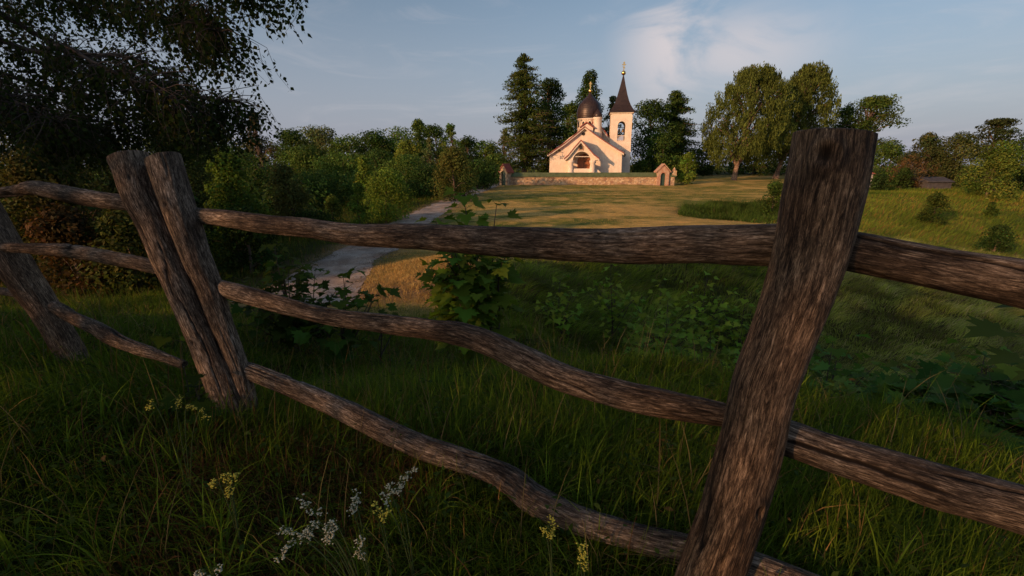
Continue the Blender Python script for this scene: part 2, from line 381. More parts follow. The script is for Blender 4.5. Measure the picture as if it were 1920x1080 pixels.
def ground_col(x, y):
    lm = lawn_mask(x, y)[..., None]
    n = 1.1*n2(x*.6, y*1.6, .42, 11)+.6*n2(x, y*2.4, 1.3, 12)+.5*n2(x, y, .11, 14)+.4*n2(x, y*2, 3.1, 15)
    t = sst(-.75, .75, n+.12)[..., None]
    lawn = np.array([.15, .185, .04])*(1-t)+np.array([.60, .42, .15])*t
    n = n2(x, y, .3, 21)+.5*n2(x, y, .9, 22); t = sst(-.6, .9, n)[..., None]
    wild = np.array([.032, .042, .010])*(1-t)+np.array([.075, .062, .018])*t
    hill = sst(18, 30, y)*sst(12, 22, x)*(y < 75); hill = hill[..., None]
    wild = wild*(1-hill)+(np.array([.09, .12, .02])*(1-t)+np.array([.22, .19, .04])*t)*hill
    pd = -path_dist(x, y)[..., None]; dirt = (np.exp(-((np.abs(pd)-1.25)/.45)**2)*(y[..., None] < 70))
    c = wild*(1-lm)+lawn*lm; c = c*(1-.6*dirt)+np.array([.25, .17, .11])*.6*dirt
    tr = (np.exp(-((y-(10.0+.10*(x+2)))/.65)**2)*sst(-4.8, -3.6, x)*sst(-.9, -2.0, x))[..., None]
    c = c*(1-tr)+np.array([.23, .17, .135])*tr
    return c
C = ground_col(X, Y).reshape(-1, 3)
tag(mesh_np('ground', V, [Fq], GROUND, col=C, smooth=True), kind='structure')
# path sheet
Pc = spline(PATHP, 260); Tn = np.gradient(Pc, axis=0); Tn /= np.linalg.norm(Tn, axis=1)[:, None]; Nn = np.stack([Tn[:, 1], -Tn[:, 0]], 1)
m = 21; ws = np.linspace(-1, 1, m); hw = 1.0+.3*np.exp(-np.arange(260)/10.0)
q = Pc[:, None]+Nn[:, None]*(ws[None, :, None]*hw[:, None, None]*(1+.10*n2(Pc[:, 0]*1.0, Pc[:, 1], 1.6, 31)[:, None, None]+.06*n2(Pc[:, 0]*1.0, Pc[:, 1], 6., 32)[:, None, None]))
zz = GH(q[..., 0], q[..., 1])+.012+.05*(1-ws[None]**2)*0+.018*(1-ws[None]**4)
V = np.concatenate([q, zz[..., None]], -1).reshape(-1, 3); i = (np.arange(259)[:, None]*m+np.arange(m-1)[None]).ravel()
tag(mesh_np('path', V, [np.stack([i, i+1, i+m+1, i+m], -1)], PATH, smooth=True), kind='structure')

def pebbles():
    rng = np.random.default_rng(77); n = 9000; k = rng.integers(0, 175, n); t = rng.uniform(-1.15, 1.15, n); t = np.sign(t)*np.abs(t)**.6
    p = Pc[k]+Nn[k]*(t*1.1)[:, None]+rng.normal(0, .06, (n, 2)); s = rng.uniform(.006, .022, n)*np.where(rng.random(n) < .06, 2, 1)
    oc = np.array([(1, 0, 0), (-1, 0, 0), (0, 1, 0), (0, -1, 0), (0, 0, 1), (0, 0, -1)], float); of = np.array([(0, 2, 4), (2, 1, 4), (1, 3, 4), (3, 0, 4), (2, 0, 5), (1, 2, 5), (3, 1, 5), (0, 3, 5)])
    c = np.stack([p[:, 0], p[:, 1], GH(p[:, 0], p[:, 1])+.028], 1); V = c[:, None]+oc[None]*s[:, None, None]*rng.uniform(.5, 1.2, (n, 6, 1))*np.array([1, 1, .55])
    Fc = (np.arange(n)[:, None, None]*6+of[None]).reshape(-1, 3); col = np.repeat(np.array([.30, .26, .22])*rng.uniform(.5, 1.5, (n, 1)), 6, 0)
    tag(mesh_np('gravel', V.reshape(-1, 3), [Fc], GROUND, col=col), 'loose gravel and small stones on the path', 'gravel', kind='stuff')
pebbles()
# ---------------------------------------------------------------- grass
def ribbon(rng, P, H, Wd, lean, dirs, col, seg=3):
    """blades: root points P, height H, width, lean amount, lean azimuth, colours -> V, faces, col"""
    n = len(P); L_ = np.stack([np.cos(dirs), np.sin(dirs), np.zeros(n)], 1); ya = rng.uniform(0, 2*pi, n)
    S = np.stack([np.cos(ya), np.sin(ya), np.zeros(n)], 1)
    rings = []; cols = []
    for k in range(seg+1):
        t = k/seg; bend = lean*t**1.7; z = t*(1-.55*np.clip(lean, 0, 1.6)*t)
        c = P+L_*(bend*H)[:, None]+np.array([0, 0, 1])*(z*H)[:, None]
        w = Wd*(1-t**1.6)*(.7+.3*min(1, 3*t))
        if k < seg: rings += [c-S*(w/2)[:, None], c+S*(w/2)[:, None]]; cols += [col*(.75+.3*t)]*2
        else: rings += [c]; cols += [col*1.05]
    m = len(rings); V = np.stack(rings, 1).reshape(-1, 3); C = np.stack(cols, 1).reshape(-1, 3); b = np.arange(n)[:, None]*m
    quads = np.concatenate([b+np.array([[2*k, 2*k+1, 2*k+3, 2*k+2]]) for k in range(seg-1)]) if seg > 1 else np.zeros((0, 4), int)
    return V, [quads, b+np.array([[2*seg-2, 2*seg-1, 2*seg]])], C
def blade_cols(rng, n, a, b, dry, pdry):
    t = rng.random((n, 1)); c = np.array(a)*(1-t)+np.array(b)*t; c = c*rng.uniform(.7, 1.25, (n, 1))
    d = rng.random(n) < pdry; c[d] = np.array(dry)*rng.uniform(.6, 1.2, (d.sum(), 1)); return c
def in_view(x, y, z, marg=120):
    dx = x; d = y*cos(PITCH)-z*sin(PITCH); u = y*sin(PITCH)+z*cos(PITCH); d = np.maximum(d, .01)
    px = 960+F*dx/d; py = 540-F*u/d; return (px > -marg) & (px < 1920+marg) & (py < 1080+marg*1.5) & (d > .15)
def scatter(rng, n, x0, x1, y0, y1, dens=None, marg=120):
    x = rng.uniform(x0, x1, n); y = rng.uniform(y0, y1, n)
    k = in_view(x, y, np.full(n, -2.0) if y1 > 8 else np.full(n, -1.3), marg); x, y = x[k], y[k]
    z = GH(x, y); k = in_view(x, y, z, marg)
    if dens is not None: k &= rng.random(len(x)) < dens(x, y)
    return np.stack([x, y, z-.01], 1)[k]
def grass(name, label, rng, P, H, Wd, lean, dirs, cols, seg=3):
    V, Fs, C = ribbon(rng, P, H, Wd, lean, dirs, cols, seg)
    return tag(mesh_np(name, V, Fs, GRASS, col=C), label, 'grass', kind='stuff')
def nolawn(x, y): return (1-lawn_mask(x, y))*(np.abs(path_dist(x, y)) > 1.25)*(1-np.exp(-((y-(10.0+.10*(x+2)))/.55)**2)*sst(-4.8, -3.6, x)*sst(-.9, -2.0, x))
R = np.random.default_rng(7)
def near_grass():
    P = np.concatenate([scatter(R, 230000, -4.5, 4.5, .3, 3.0, lambda x, y: .5+.5*sst(-.5, .6, n2(x, y, 2.2, 40))), scatter(R, 160000, -9, 9, 2.8, 9.0, nolawn)])
    n = len(P); d = np.hypot(P[:, 0], P[:, 1])
    cl = n2(P[:, 0], P[:, 1], 1.7, 41)
    H = np.clip(.13+.07*cl+R.gamma(2, .022, n), .05, .40)*(.85+.25*sst(1.2, 2.4, d)-.55*sst(2.3, 3.6, d)*sst(-.5, .8, P[:, 0])-.25*sst(2.8, 4.2, d)*sst(.8, -.5, P[:, 0])); Wd = R.uniform(.003, .0065, n)*np.clip(d/2.2, .85, 2.2)
    dirs = R.normal(0, 1.1, n)+n2(P[:, 0], P[:, 1], .8, 43)*3.0; lean = np.clip(R.normal(.65, .38, n), .05, 1.6)
    red = sst(.1, .7, n2(P[:, 0], P[:, 1], 1.1, 44)-.45+1.3*np.exp(-((P[:, 0]+.85)**2+(P[:, 1]-1.45)**2)/.35))
    c = blade_cols(R, n, (.070, .118, .010), (.165, .235, .022), (.30, .19, .07), .07)
    rr = (R.random(n) < red*.6); c[rr] = np.array([.20, .095, .04])*R.uniform(.5, 1.2, (rr.sum(), 1)); H[rr] *= .7
    grass('meadow_grass', 'uneven green meadow grass with reddish dry stems around the fence', R, P, H, Wd, lean, dirs, c, 4)
    # broad long blades in tufts
    cen = scatter(R, 560, -4, 4, .5, 4.2, lambda x, y: (np.hypot(x, y) < 2.9)*1.0); k = 16
    P = np.repeat(cen, k, 0)+np.concatenate([R.normal(0, .018, (len(cen)*k, 2)), np.zeros((len(cen)*k, 1))], 1); n = len(P)
    H = R.uniform(.13, .30, n); dirs = R.uniform(0, 2*pi, n)
    grass('tall_grass_tufts', 'broad bright green grass tufts standing above the meadow under the rails', R, P, H, R.uniform(.004, .008, n), np.clip(R.normal(.6, .3, n), .1, 1.3), dirs,
          blade_cols(R, n, (.095, .165, .012), (.19, .28, .026), (.26, .18, .07), .04), 6)
    P = scatter(R, 2600, -5, 7, 1.0, 6.5, nolawn); n = len(P)   # dry stalks
    grass('dry_stalks', 'thin straw coloured seed stalks scattered through the grass', R, P, R.uniform(.25, .55, n), R.uniform(.003, .005, n)*np.clip(P[:, 1]/2.5, 1, 2), R.uniform(.1, .6, n), R.uniform(0, 6.3, n),
          blade_cols(R, n, (.16, .13, .06), (.24, .19, .09), (.2, .1, .05), .2), 4)
near_grass()
def ravine_grass():
    P = scatter(R, 420000, -3, 34, 7.0, 27, lambda x, y: nolawn(x, y)*np.clip(9/y, .3, 1)*(side_dist(x, y, EDGE) > -.8)); n = len(P)
    d = P[:, 1]; w = n2(P[:, 0], P[:, 1], .35, 50)
    H = R.uniform(.25, .5, n)*(1+.25*w)*sst(-1.2, 1.2, side_dist(P[:, 0], P[:, 1], EDGE)).clip(.3, 1); Wd = R.uniform(.006, .012, n)*np.clip(d/9, 1, 2.5)
    cl_ = n2(P[:, 0], P[:, 1], 1.3, 53); dirs = -.5+R.normal(0, .4, n)+w*1.2+cl_*1.1; H = H*(1+.35*cl_); lean = np.clip(R.normal(1.0, .3, n)+.3*w, .2, 1.8)
    t = sst(-.5, .7, n2(P[:, 0], P[:, 1], .25, 51)+.4*n2(P[:, 0], P[:, 1], 1.1, 52)+.09*(P[:, 0]-5))[:, None]
    c = blade_cols(R, n, (.12, .185, .015), (.22, .30, .028), (.30, .22, .10), .10)*(1-t)+blade_cols(R, n, (.24, .30, .05), (.36, .40, .09), (.46, .38, .22), .16)*t
    c = c*np.clip(1+.45*n2(P[:, 0], P[:, 1], 1.9, 54)+.25*cl_, .4, 1.6)[:, None]
    grass('long_grass', 'long wind bent green grass covering the slopes of the gully', R, P, H, Wd, lean, dirs, c, 3)
ravine_grass()
def hill_grass():
    P = scatter(R, 330000, 8, 95, 24, 84, lambda x, y: (1-lawn_mask(x, y))*np.clip(34/y, .3, 1)*(side_dist(x, y, EDGE) > -1)); n = len(P)
    d = P[:, 1]; w = n2(P[:, 0], P[:, 1], .2, 60); H = R.uniform(.25, .5, n)*(1+.4*w); Wd = R.uniform(.02, .04, n)*d/30
    t = sst(-.6, .6, n2(P[:, 0], P[:, 1], .13, 61)+.5*n2(P[:, 0], P[:, 1], .5, 62))[:, None]
    c = blade_cols(R, n, (.07, .13, .016), (.12, .19, .022), (.2, .13, .05), .05)*(1-t)+blade_cols(R, n, (.14, .22, .025), (.22, .27, .04), (.34, .19, .06), .2)*t
    grass('hillside_grass', 'tall yellow green grass on the open hillside to the right', R, P, H, Wd, np.clip(R.normal(.7, .3, n), .1, 1.6), -.4+R.normal(0, .7, n), c, 2)
hill_grass()
def lawn_grass():
    lm_ = lambda x, y: lawn_mask(x, y)*(np.abs(path_dist(x, y)) > 1.1)
    P = np.concatenate([scatter(R, 420000, -8, 45, 20, 72, lambda x, y: lm_(x, y)*np.clip(22/y, .12, 1)), scatter(R, 480000, -7, 14, 7.5, 21, lambda x, y: lm_(x, y)*np.clip(11/y, .2, 1)**1.5)]); n = len(P)
    d = P[:, 1]; t = sst(-.6, .6, n2(P[:, 0], P[:, 1]*1.6, .5, 12)+.5*n2(P[:, 0], P[:, 1], .13, 14)+R.normal(0, .35, n)+.15+1.2*np.exp(-((P[:, 0]+2)**2+(P[:, 1]-12.3)**2)/6))[:, None]
    c = blade_cols(R, n, (.12, .18, .03), (.19, .24, .045), (.36, .27, .09), .2)*(1-t)+blade_cols(R, n, (.48, .34, .13), (.62, .45, .18), (.52, .32, .11), .4)*t
    kn = np.exp(-((P[:, 0]+1.6)**2+(P[:, 1]-11.3)**2)/7)
    H = R.uniform(.025, .075, n)*(1+1.6*kn); grass('mown_grass', 'short mown grass with tan dry cuttings on the lawn before the church', R, P, H, R.uniform(.006, .013, n)*np.clip(d/11, 1, 4), np.clip(R.normal(.9, .5, n), .1, 2), R.uniform(0, 6.3, n), c, 2)
    def dd(x, y):
        pd = -path_dist(x, y); return ((pd > 1.2) & (pd < 14) | (x < -8))*(1-.0*x)
    P = scatter(R, 330000, -34, 2, 6.5, 62, lambda x, y: dd(x, y)*np.clip(10/y, .25, 1)); n = len(P); d = P[:, 1]
    pd = -path_dist(P[:, 0], P[:, 1])
    H = R.uniform(.12, .4, n)*np.clip(.25+pd*.35, .3, 1.3)
    grass('verge_grass', 'green verge grass along the left side of the path', R, P, H, R.uniform(.006, .012, n)*np.clip(d/9, 1, 4.5), np.clip(R.normal(.5, .3, n), .1, 1.5), R.uniform(0, 6.3, n),
          blade_cols(R, n, (.05, .085, .012), (.10, .14, .02), (.24, .16, .06), .12), 3)
lawn_grass()
def gully_grass():
    a = R.uniform(0, 6.3, 26000); r = np.sqrt(R.random(26000)); r = r*(1+.25*n2(np.cos(a), np.sin(a), 2.1, 72)); y = 32+6.3*r*np.sin(a); x = 15.8+.25*(y-32)+4.8*r*np.cos(a)
    P = np.stack([x, y, GH(x, y)], 1); n = len(P)
    grass('gully_grass', 'dark green patch of rank tall grass in the hollow of the lawn', R, P, R.uniform(.3, .8, n)*(1.1-.5*r)*np.clip(.8+1.1*n2(x, y, .7, 71), .25, 2), R.uniform(.02, .045, n), np.clip(R.normal(.5, .3, n), .1, 1.2), R.uniform(0, 6.3, n),
          blade_cols(R, n, (.03, .06, .012), (.07, .12, .02), (.12, .12, .05), .06)*np.clip(1+.7*n2(x, y, .9, 73)[:, None], .3, 1.8), 2)
gully_grass()

# ---------------------------------------------------------------- rail fence
def log(name, parent, spec, d0=None, d1=None, seg=96, seed=0, knots=(), brown=.2, crack=1.0, bump=.06, tilt=0, cracks=()):
    """spec rows: px, py, radius px (, depth)"""
    S = np.array([list(r)+([0] if len(r) == 3 else []) for r in spec], float)
    if d0 is not None:
        l = np.concatenate([[0], np.cumsum(np.hypot(np.diff(S[:, 0]), np.diff(S[:, 1])))]); l /= l[-1]
        S[:, 3] = 1/((1-l)/d0+l/d1)
    P = np.array([at(a, b, d) for a, b, _, d in S]); Rr = S[:, 2]/F*S[:, 3]
    Q = np.concatenate([P, Rr[:, None]], 1)
    n = int(np.clip(np.sum(np.linalg.norm(np.diff(P, axis=0), axis=1))/.0085, 40, 420)); Q = spline(Q, n); P, Rr = Q[:, :3], Q[:, 3]
    s = np.concatenate([[0], np.cumsum(np.linalg.norm(np.diff(P, axis=0), axis=1))])
    T, A, B = frames(P); th = np.arange(seg)*2*pi/seg; n = len(P)
    ct, st = np.cos(th)[None], np.sin(th)[None]; rr = Rr[:, None]; ss = s[:, None]+0*ct
    g = np.stack([ct*rr, st*rr, ss], -1)+seed*3.7
    disp = rr*bump*1.4*fbm(g*np.array([9, 9, 5]), seed, 3)+rr*.05*np.sin(2*ct+3*ss)
    disp = disp+.0016*noise3(g*np.array([90, 90, 7]), seed+5)+.0010*noise3(g*np.array([190, 190, 14]), seed+8)
    rid = 1-np.abs(noise3(g*np.array([26, 26, 1.5]), seed+9)); lm = sst(-.1, .5, noise3(g*np.array([7, 7, 2.0]), seed+10))
    ck = sst(.925, .99, rid)*lm*crack*1.25; rid2 = 1-np.abs(noise3(g*np.array([60, 60, 3.5]), seed+19)); ck2 = sst(.9, .99, rid2)*.5*crack
    for (a0, s0, s1, w, wob) in cracks:          # long drying splits: angle, from, to (fractions), half width
        u = (ss/s[-1]-s0)/(s1-s0); inn = sst(0, .12, u)*sst(1, .8, u); an = a0+wob*np.sin(3.1*u+seed)+.1*noise3(np.stack([u*6, u*0, u*0], -1), seed)
        dd = np.abs((th[None]-an+pi) % (2*pi)-pi)*rr; ck = np.maximum(ck, sst(w*(.3+inn), w*.25, dd)*inn*1.6)
    disp = disp-.007*ck-.002*ck2
    dark = 1-np.clip(ck*1.0+ck2*.55, 0, 1)
    for (a0, s0, kr) in knots:
        dd = np.hypot(((th[None]-a0+pi) % (2*pi)-pi)*rr, (ss-s0*s[-1])*.75)/kr
        disp = disp+.35*kr*np.exp(-((dd-1)/.5)**2)-.55*kr*np.exp(-(dd/.55)**2); dark = dark*(1-.93*np.exp(-(dd/.7)**2))*(1-.35*np.exp(-((dd-1.5)/.35)**2))
    V0 = None
    V = P[:, None]+(rr+disp)[..., None]*(A[:, None]*ct[..., None]+B[:, None]*st[..., None])
    if tilt: V = V-np.array([0, 0, 1])*(tilt*np.clip(-st, -1, 1)*np.exp(-ss/.12))[..., None]
    i = np.arange(n-1)[:, None]*seg; k = np.arange(seg)[None, :]
    Fq = np.stack([i+k, i+(k+1) % seg, i+seg+(k+1) % seg, i+seg+k], -1).reshape(-1, 4)
    col = np.stack([dark, np.full_like(dark, brown)+.2*noise3(g*np.array([5, 5, 3]), seed+30), np.zeros_like(dark)], -1)
    V = V.reshape(-1, 3); col = np.clip(col.reshape(-1, 3), 0, 1); gr = g.reshape(-1, 3); Fs = [Fq]; tris = []
    for e, idx in ((0, np.arange(seg)[::-1]), (1, (n-1)*seg+np.arange(seg))):      # end faces with a worn rim
        c = P[0 if e == 0 else -1]; rim = V[idx]; sgn = -1 if e == 0 else 1; t_ = T[0 if e == 0 else -1]*sgn
        prev = idx
        for q, (f_, push) in enumerate(((.9, .004), (.55, .002), (.2, .0))):
            ring = c+(rim-c)*f_+t_*push+t_*.004*fbm(rim*60*f_+q, seed+40, 2)[:, None]; b = len(V)
            V = np.concatenate([V, ring]); col = np.concatenate([col, np.tile([[.62 if q else .8, .3, 0]], (seg, 1))]); gr = np.concatenate([gr, ring*np.array([1, 1, 6])])
            cur = b+np.arange(seg); Fs.append(np.stack([prev, np.roll(prev, -1), np.roll(cur, -1), cur], -1)); prev = cur
        b = len(V); V = np.concatenate([V, [c]]); col = np.concatenate([col, [[.3, .3, 0]]]); gr = np.concatenate([gr, [c]])
        Fs.append(np.stack([prev, np.roll(prev, -1), np.full(seg, b)], -1))
    o = mesh_np(name, V, Fs, WOOD, parent, col=col, gr=gr, smooth=True); return o
fence = empty('rail_fence', (0, 0, 0), 'weathered grey brown log fence with leaning posts and crooked rails in the foreground grass', 'fence')
log('post', fence, [(1559, 253, 66, 1.24), (1550, 310, 66, 1.245), (1536, 380, 65, 1.25), (1520, 460, 63, 1.26), (1498, 540, 59, 1.265), (1464, 640, 55, 1.27), (1436, 720, 54, 1.275), (1418, 800, 54, 1.28), (1397, 880, 55, 1.285), (1368, 980, 54, 1.29), (1330, 1085, 54, 1.30), (1290, 1200, 54, 1.31)],
    seg=150, seed=3, tilt=.012, brown=.9, crack=.9, knots=[(4.05, .050, .030), (4.9, .70, .016), (3.4, .49, .010)], bump=.04)
lp = log('post', fence, [(238, 293, 31, 2.42), (248, 325, 29.5, 2.42), (262, 370, 27, 2.41), (287, 420, 27, 2.40), (325, 505, 26, 2.39), (352, 565, 26, 2.38), (382, 632, 27, 2.37), (412, 700, 29, 2.36), (432, 752, 32, 2.35), (446, 800, 34, 2.35)],
         seg=96, seed=12, tilt=.010, brown=.45, crack=1.0, cracks=[(4.35, .08, .5, .004, .25), (5.0, .5, .95, .003, .2)], knots=[(4.6, .69, .016)], bump=.05)
lp['label'] = 'left half of the split leaning post'
lp = log('post', fence, [(304, 296, 30, 2.40), (314, 325, 29.5, 2.40), (330, 374, 28, 2.39), (350, 430, 27, 2.38), (368, 480, 25, 2.38), (395, 545, 21.5, 2.37), (423, 622, 18, 2.36), (446, 680, 16, 2.355), (462, 735, 15, 2.35), (475, 790, 14, 2.35)],
         seg=96, seed=15, tilt=.010, brown=.4, crack=1.0, cracks=[(4.2, .35, .9, .003, .2)], knots=[(4.7, .19, .018)], bump=.05)
lp['label'] = 'right half of the split leaning post with a round knot'
log('post', fence, [(-120, 260, 30, 2.9), (-62, 350, 29, 2.93), (-7, 440, 28, 2.96), (45, 520, 26, 2.98), (84, 578, 24, 3.0), (112, 625, 23, 3.0), (135, 668, 23, 3.0), (160, 730, 23, 3.0)], seed=21, brown=.6, crack=.6, seg=80, bump=.05)
log('rail', fence, [(340, 400, 13), (372, 404, 14), (440, 412, 16), (500, 421, 17), (580, 428, 18), (650, 439, 20.5), (720, 442, 23), (800, 444, 25), (880, 448, 27), (960, 453, 29), (1045, 457, 30), (1130, 461, 31), (1215, 460, 32.5), (1300, 458, 34), (1380, 459, 36.5), (1450, 459, 38), (1490, 460, 38)],
    2.49, 1.36, seg=128, seed=31, brown=.15, cracks=[(5.2, .1, .48, .005, .25), (4.0, .55, .95, .003, .2)], knots=[(.9, .80, .009), (1.0, .93, .008)])
log('rail', fence, [(390, 529, 13), (412, 538, 14.5), (460, 552, 16), (520, 570, 16), (590, 588, 16), (650, 599, 16.5), (710, 606, 18), (760, 612, 19), (815, 619, 20), (862, 626, 23), (910, 640, 24), (955, 660, 24), (1000, 681, 25), (1050, 704, 26), (1100, 721, 26), (1160, 738, 26), (1220, 751, 25.5), (1300, 767, 24), (1350, 776, 22), (1385, 783, 20)],
    2.45, 1.36, seg=128, seed=37, brown=.25, cracks=[(5.75, .12, .42, .004, .3), (1.2, .30, .42, .003, .3)], knots=[(1.2, .47, .010), (4.5, .58, .013)], bump=.085)
log('rail', fence, [(450, 690, 15), (478, 699, 16), (540, 724, 17), (600, 750, 18), (660, 778, 20), (730, 812, 21), (800, 842, 22), (860, 861, 22), (915, 880, 22), (960, 903, 25), (1000, 934, 27), (1050, 960, 27), (1100, 979, 26), (1160, 997, 25), (1220, 1013, 25), (1290, 1030, 26), (1350, 1045, 26)],
    2.41, 1.40, seg=128, seed=43, brown=.1, cracks=[(5.9, .02, .25, .004, .2), (1.4, .6, .7, .004, .2)], bump=.08)
log('rail', fence, [(1545, 462, 34), (1600, 472, 36), (1660, 484, 36), (1740, 499, 37), (1830, 516, 40), (1920, 533, 43), (2030, 556, 47), (2200, 590, 50)], 1.30, 1.02, seg=128, seed=51, brown=.25,
    cracks=[(.75, .03, .75, .006, .2), (5.2, .02, .3, .006, .2), (4.6, .4, .9, .003, .2)], bump=.05)
log('rail', fence, [(1410, 800, 30), (1470, 818, 33), (1540, 842, 34), (1600, 862, 36), (1680, 886, 39), (1760, 912, 41), (1850, 937, 42), (1920, 957, 43), (2050, 1000, 46), (2200, 1045, 48)], 1.36, 1.05, seg=128, seed=57, brown=.15,
    cracks=[(.25, .06, .55, .007, .15), (1.0, .45, .95, .004, .2)], bump=.05)
log('rail', fence, [(1330, 1040, 26), (1400, 1062, 30), (1500, 1100, 32), (1620, 1150, 34), (1800, 1230, 38)], 1.40, 1.12, seg=96, seed=61, brown=.1)
log('rail', fence, [(285, 388, 12), (248, 382, 13), (190, 375, 14), (140, 366, 14.5), (95, 357, 15), (62, 352, 13), (30, 358, 10), (0, 362, 10), (-60, 376, 10), (-160, 400, 10)], 2.45, 3.2, seg=64, seed=67, brown=.3, bump=.1)
log('rail', fence, [(350, 522, 11), (302, 504, 12), (260, 494, 13), (220, 486, 13), (170, 476, 13), (120, 469, 12), (60, 466, 10), (10, 464, 10), (-40, 462, 10)], 2.42, 3.0, seg=64, seed=71, brown=.3, bump=.1)
log('rail', fence, [(345, 684, 7), (290, 664, 9), (262, 655, 11), (232, 644, 12), (205, 630, 14), (175, 612, 12), (140, 596, 11), (110, 578, 11), (80, 566, 9)], 2.5, 3.05, seg=64, seed=77, brown=.2, bump=.14)
log('rail', fence, [(60, 558, 7), (20, 549, 7), (0, 546, 7), (-60, 540, 7), (-150, 530, 7)], 3.05, 3.6, seg=48, seed=79, brown=.2, bump=.1)

# ---------------------------------------------------------------- leaf cards and trees
def cards(rng, P, Nrm, size, col, asp=1.5, jit=.25, vert=False):
    """irregular four-cornered leaf clumps at points P facing Nrm"""
    n = len(P); Nrm = Nrm/(np.linalg.norm(Nrm, axis=1)[:, None]+1e-9)
    r = rng.normal(size=(n, 3))
    if vert: r = np.cross(Nrm, [0, 0, 1.])+.25*r
    A = np.cross(Nrm, r); A /= np.linalg.norm(A, axis=1)[:, None]+1e-9; B = np.cross(Nrm, A)
    a = (size*asp**.5/2)[:, None]; b = (size/asp**.5/2)[:, None]
    q = []
    for sx, sy in ((-1, .15), (-.1, -1), (1, -.1), (.15, 1)):
        q.append(P+A*a*sx*rng.uniform(1-jit, 1+jit, (n, 1))+B*b*sy*rng.uniform(1-jit, 1+jit, (n, 1))+Nrm*rng.uniform(-.12, .12, (n, 1))*a)
    V = np.stack(q, 1).reshape(-1, 3); return V, np.arange(n*4).reshape(-1, 4), np.repeat(col, 4, 0)
def sph(rng, n):
    v = rng.normal(size=(n, 3)); return v/np.linalg.norm(v, axis=1)[:, None]
def lobes_to_cards(rng, LC, LR, n, size, base, var=.3, asp=1.5, shell=.45, up=.35, lobevar=.25):
    """LC (m,3) lobe centres, LR (m,3) radii"""
    m = len(LC); w = (LR[:, 0]*LR[:, 1]+LR[:, 0]*LR[:, 2]); w = w/w.sum(); k = rng.choice(m, n, p=w)
    d = sph(rng, n); rad = 1-shell*rng.random(n)**1.5; rad *= 1+.22*noise3(d*2.3+k[:, None]*5.1, 3)
    P = LC[k]+d*LR[k]*rad[:, None]; nr = d*.8+sph(rng, n)*.8+np.array([0, 0, up])
    lt = rng.normal(1, lobevar, m).clip(.5, 1.6); hue = rng.normal(0, 1, m)
    c = np.asarray(base, float)[None]*lt[k][:, None]*rng.uniform(1-var, 1+var, (n, 1)); c[:, 0] *= 1+.11*hue[k]+.12*rng.normal(size=n); c = np.clip(c, .003, .5)
    return cards(rng, P, nr, size*rng.uniform(.6, 1.35, n), c, asp)
def limb_mesh(segs, n=6):
    Vs, Fs, b = [], [], 0
    for P, Rr in segs:
        V, Fq = tube_np(np.asarray(P, float), np.asarray(Rr, float), n); Vs.append(V); Fs.append(Fq+b); b += len(V)
    return np.concatenate(Vs), np.concatenate(Fs)
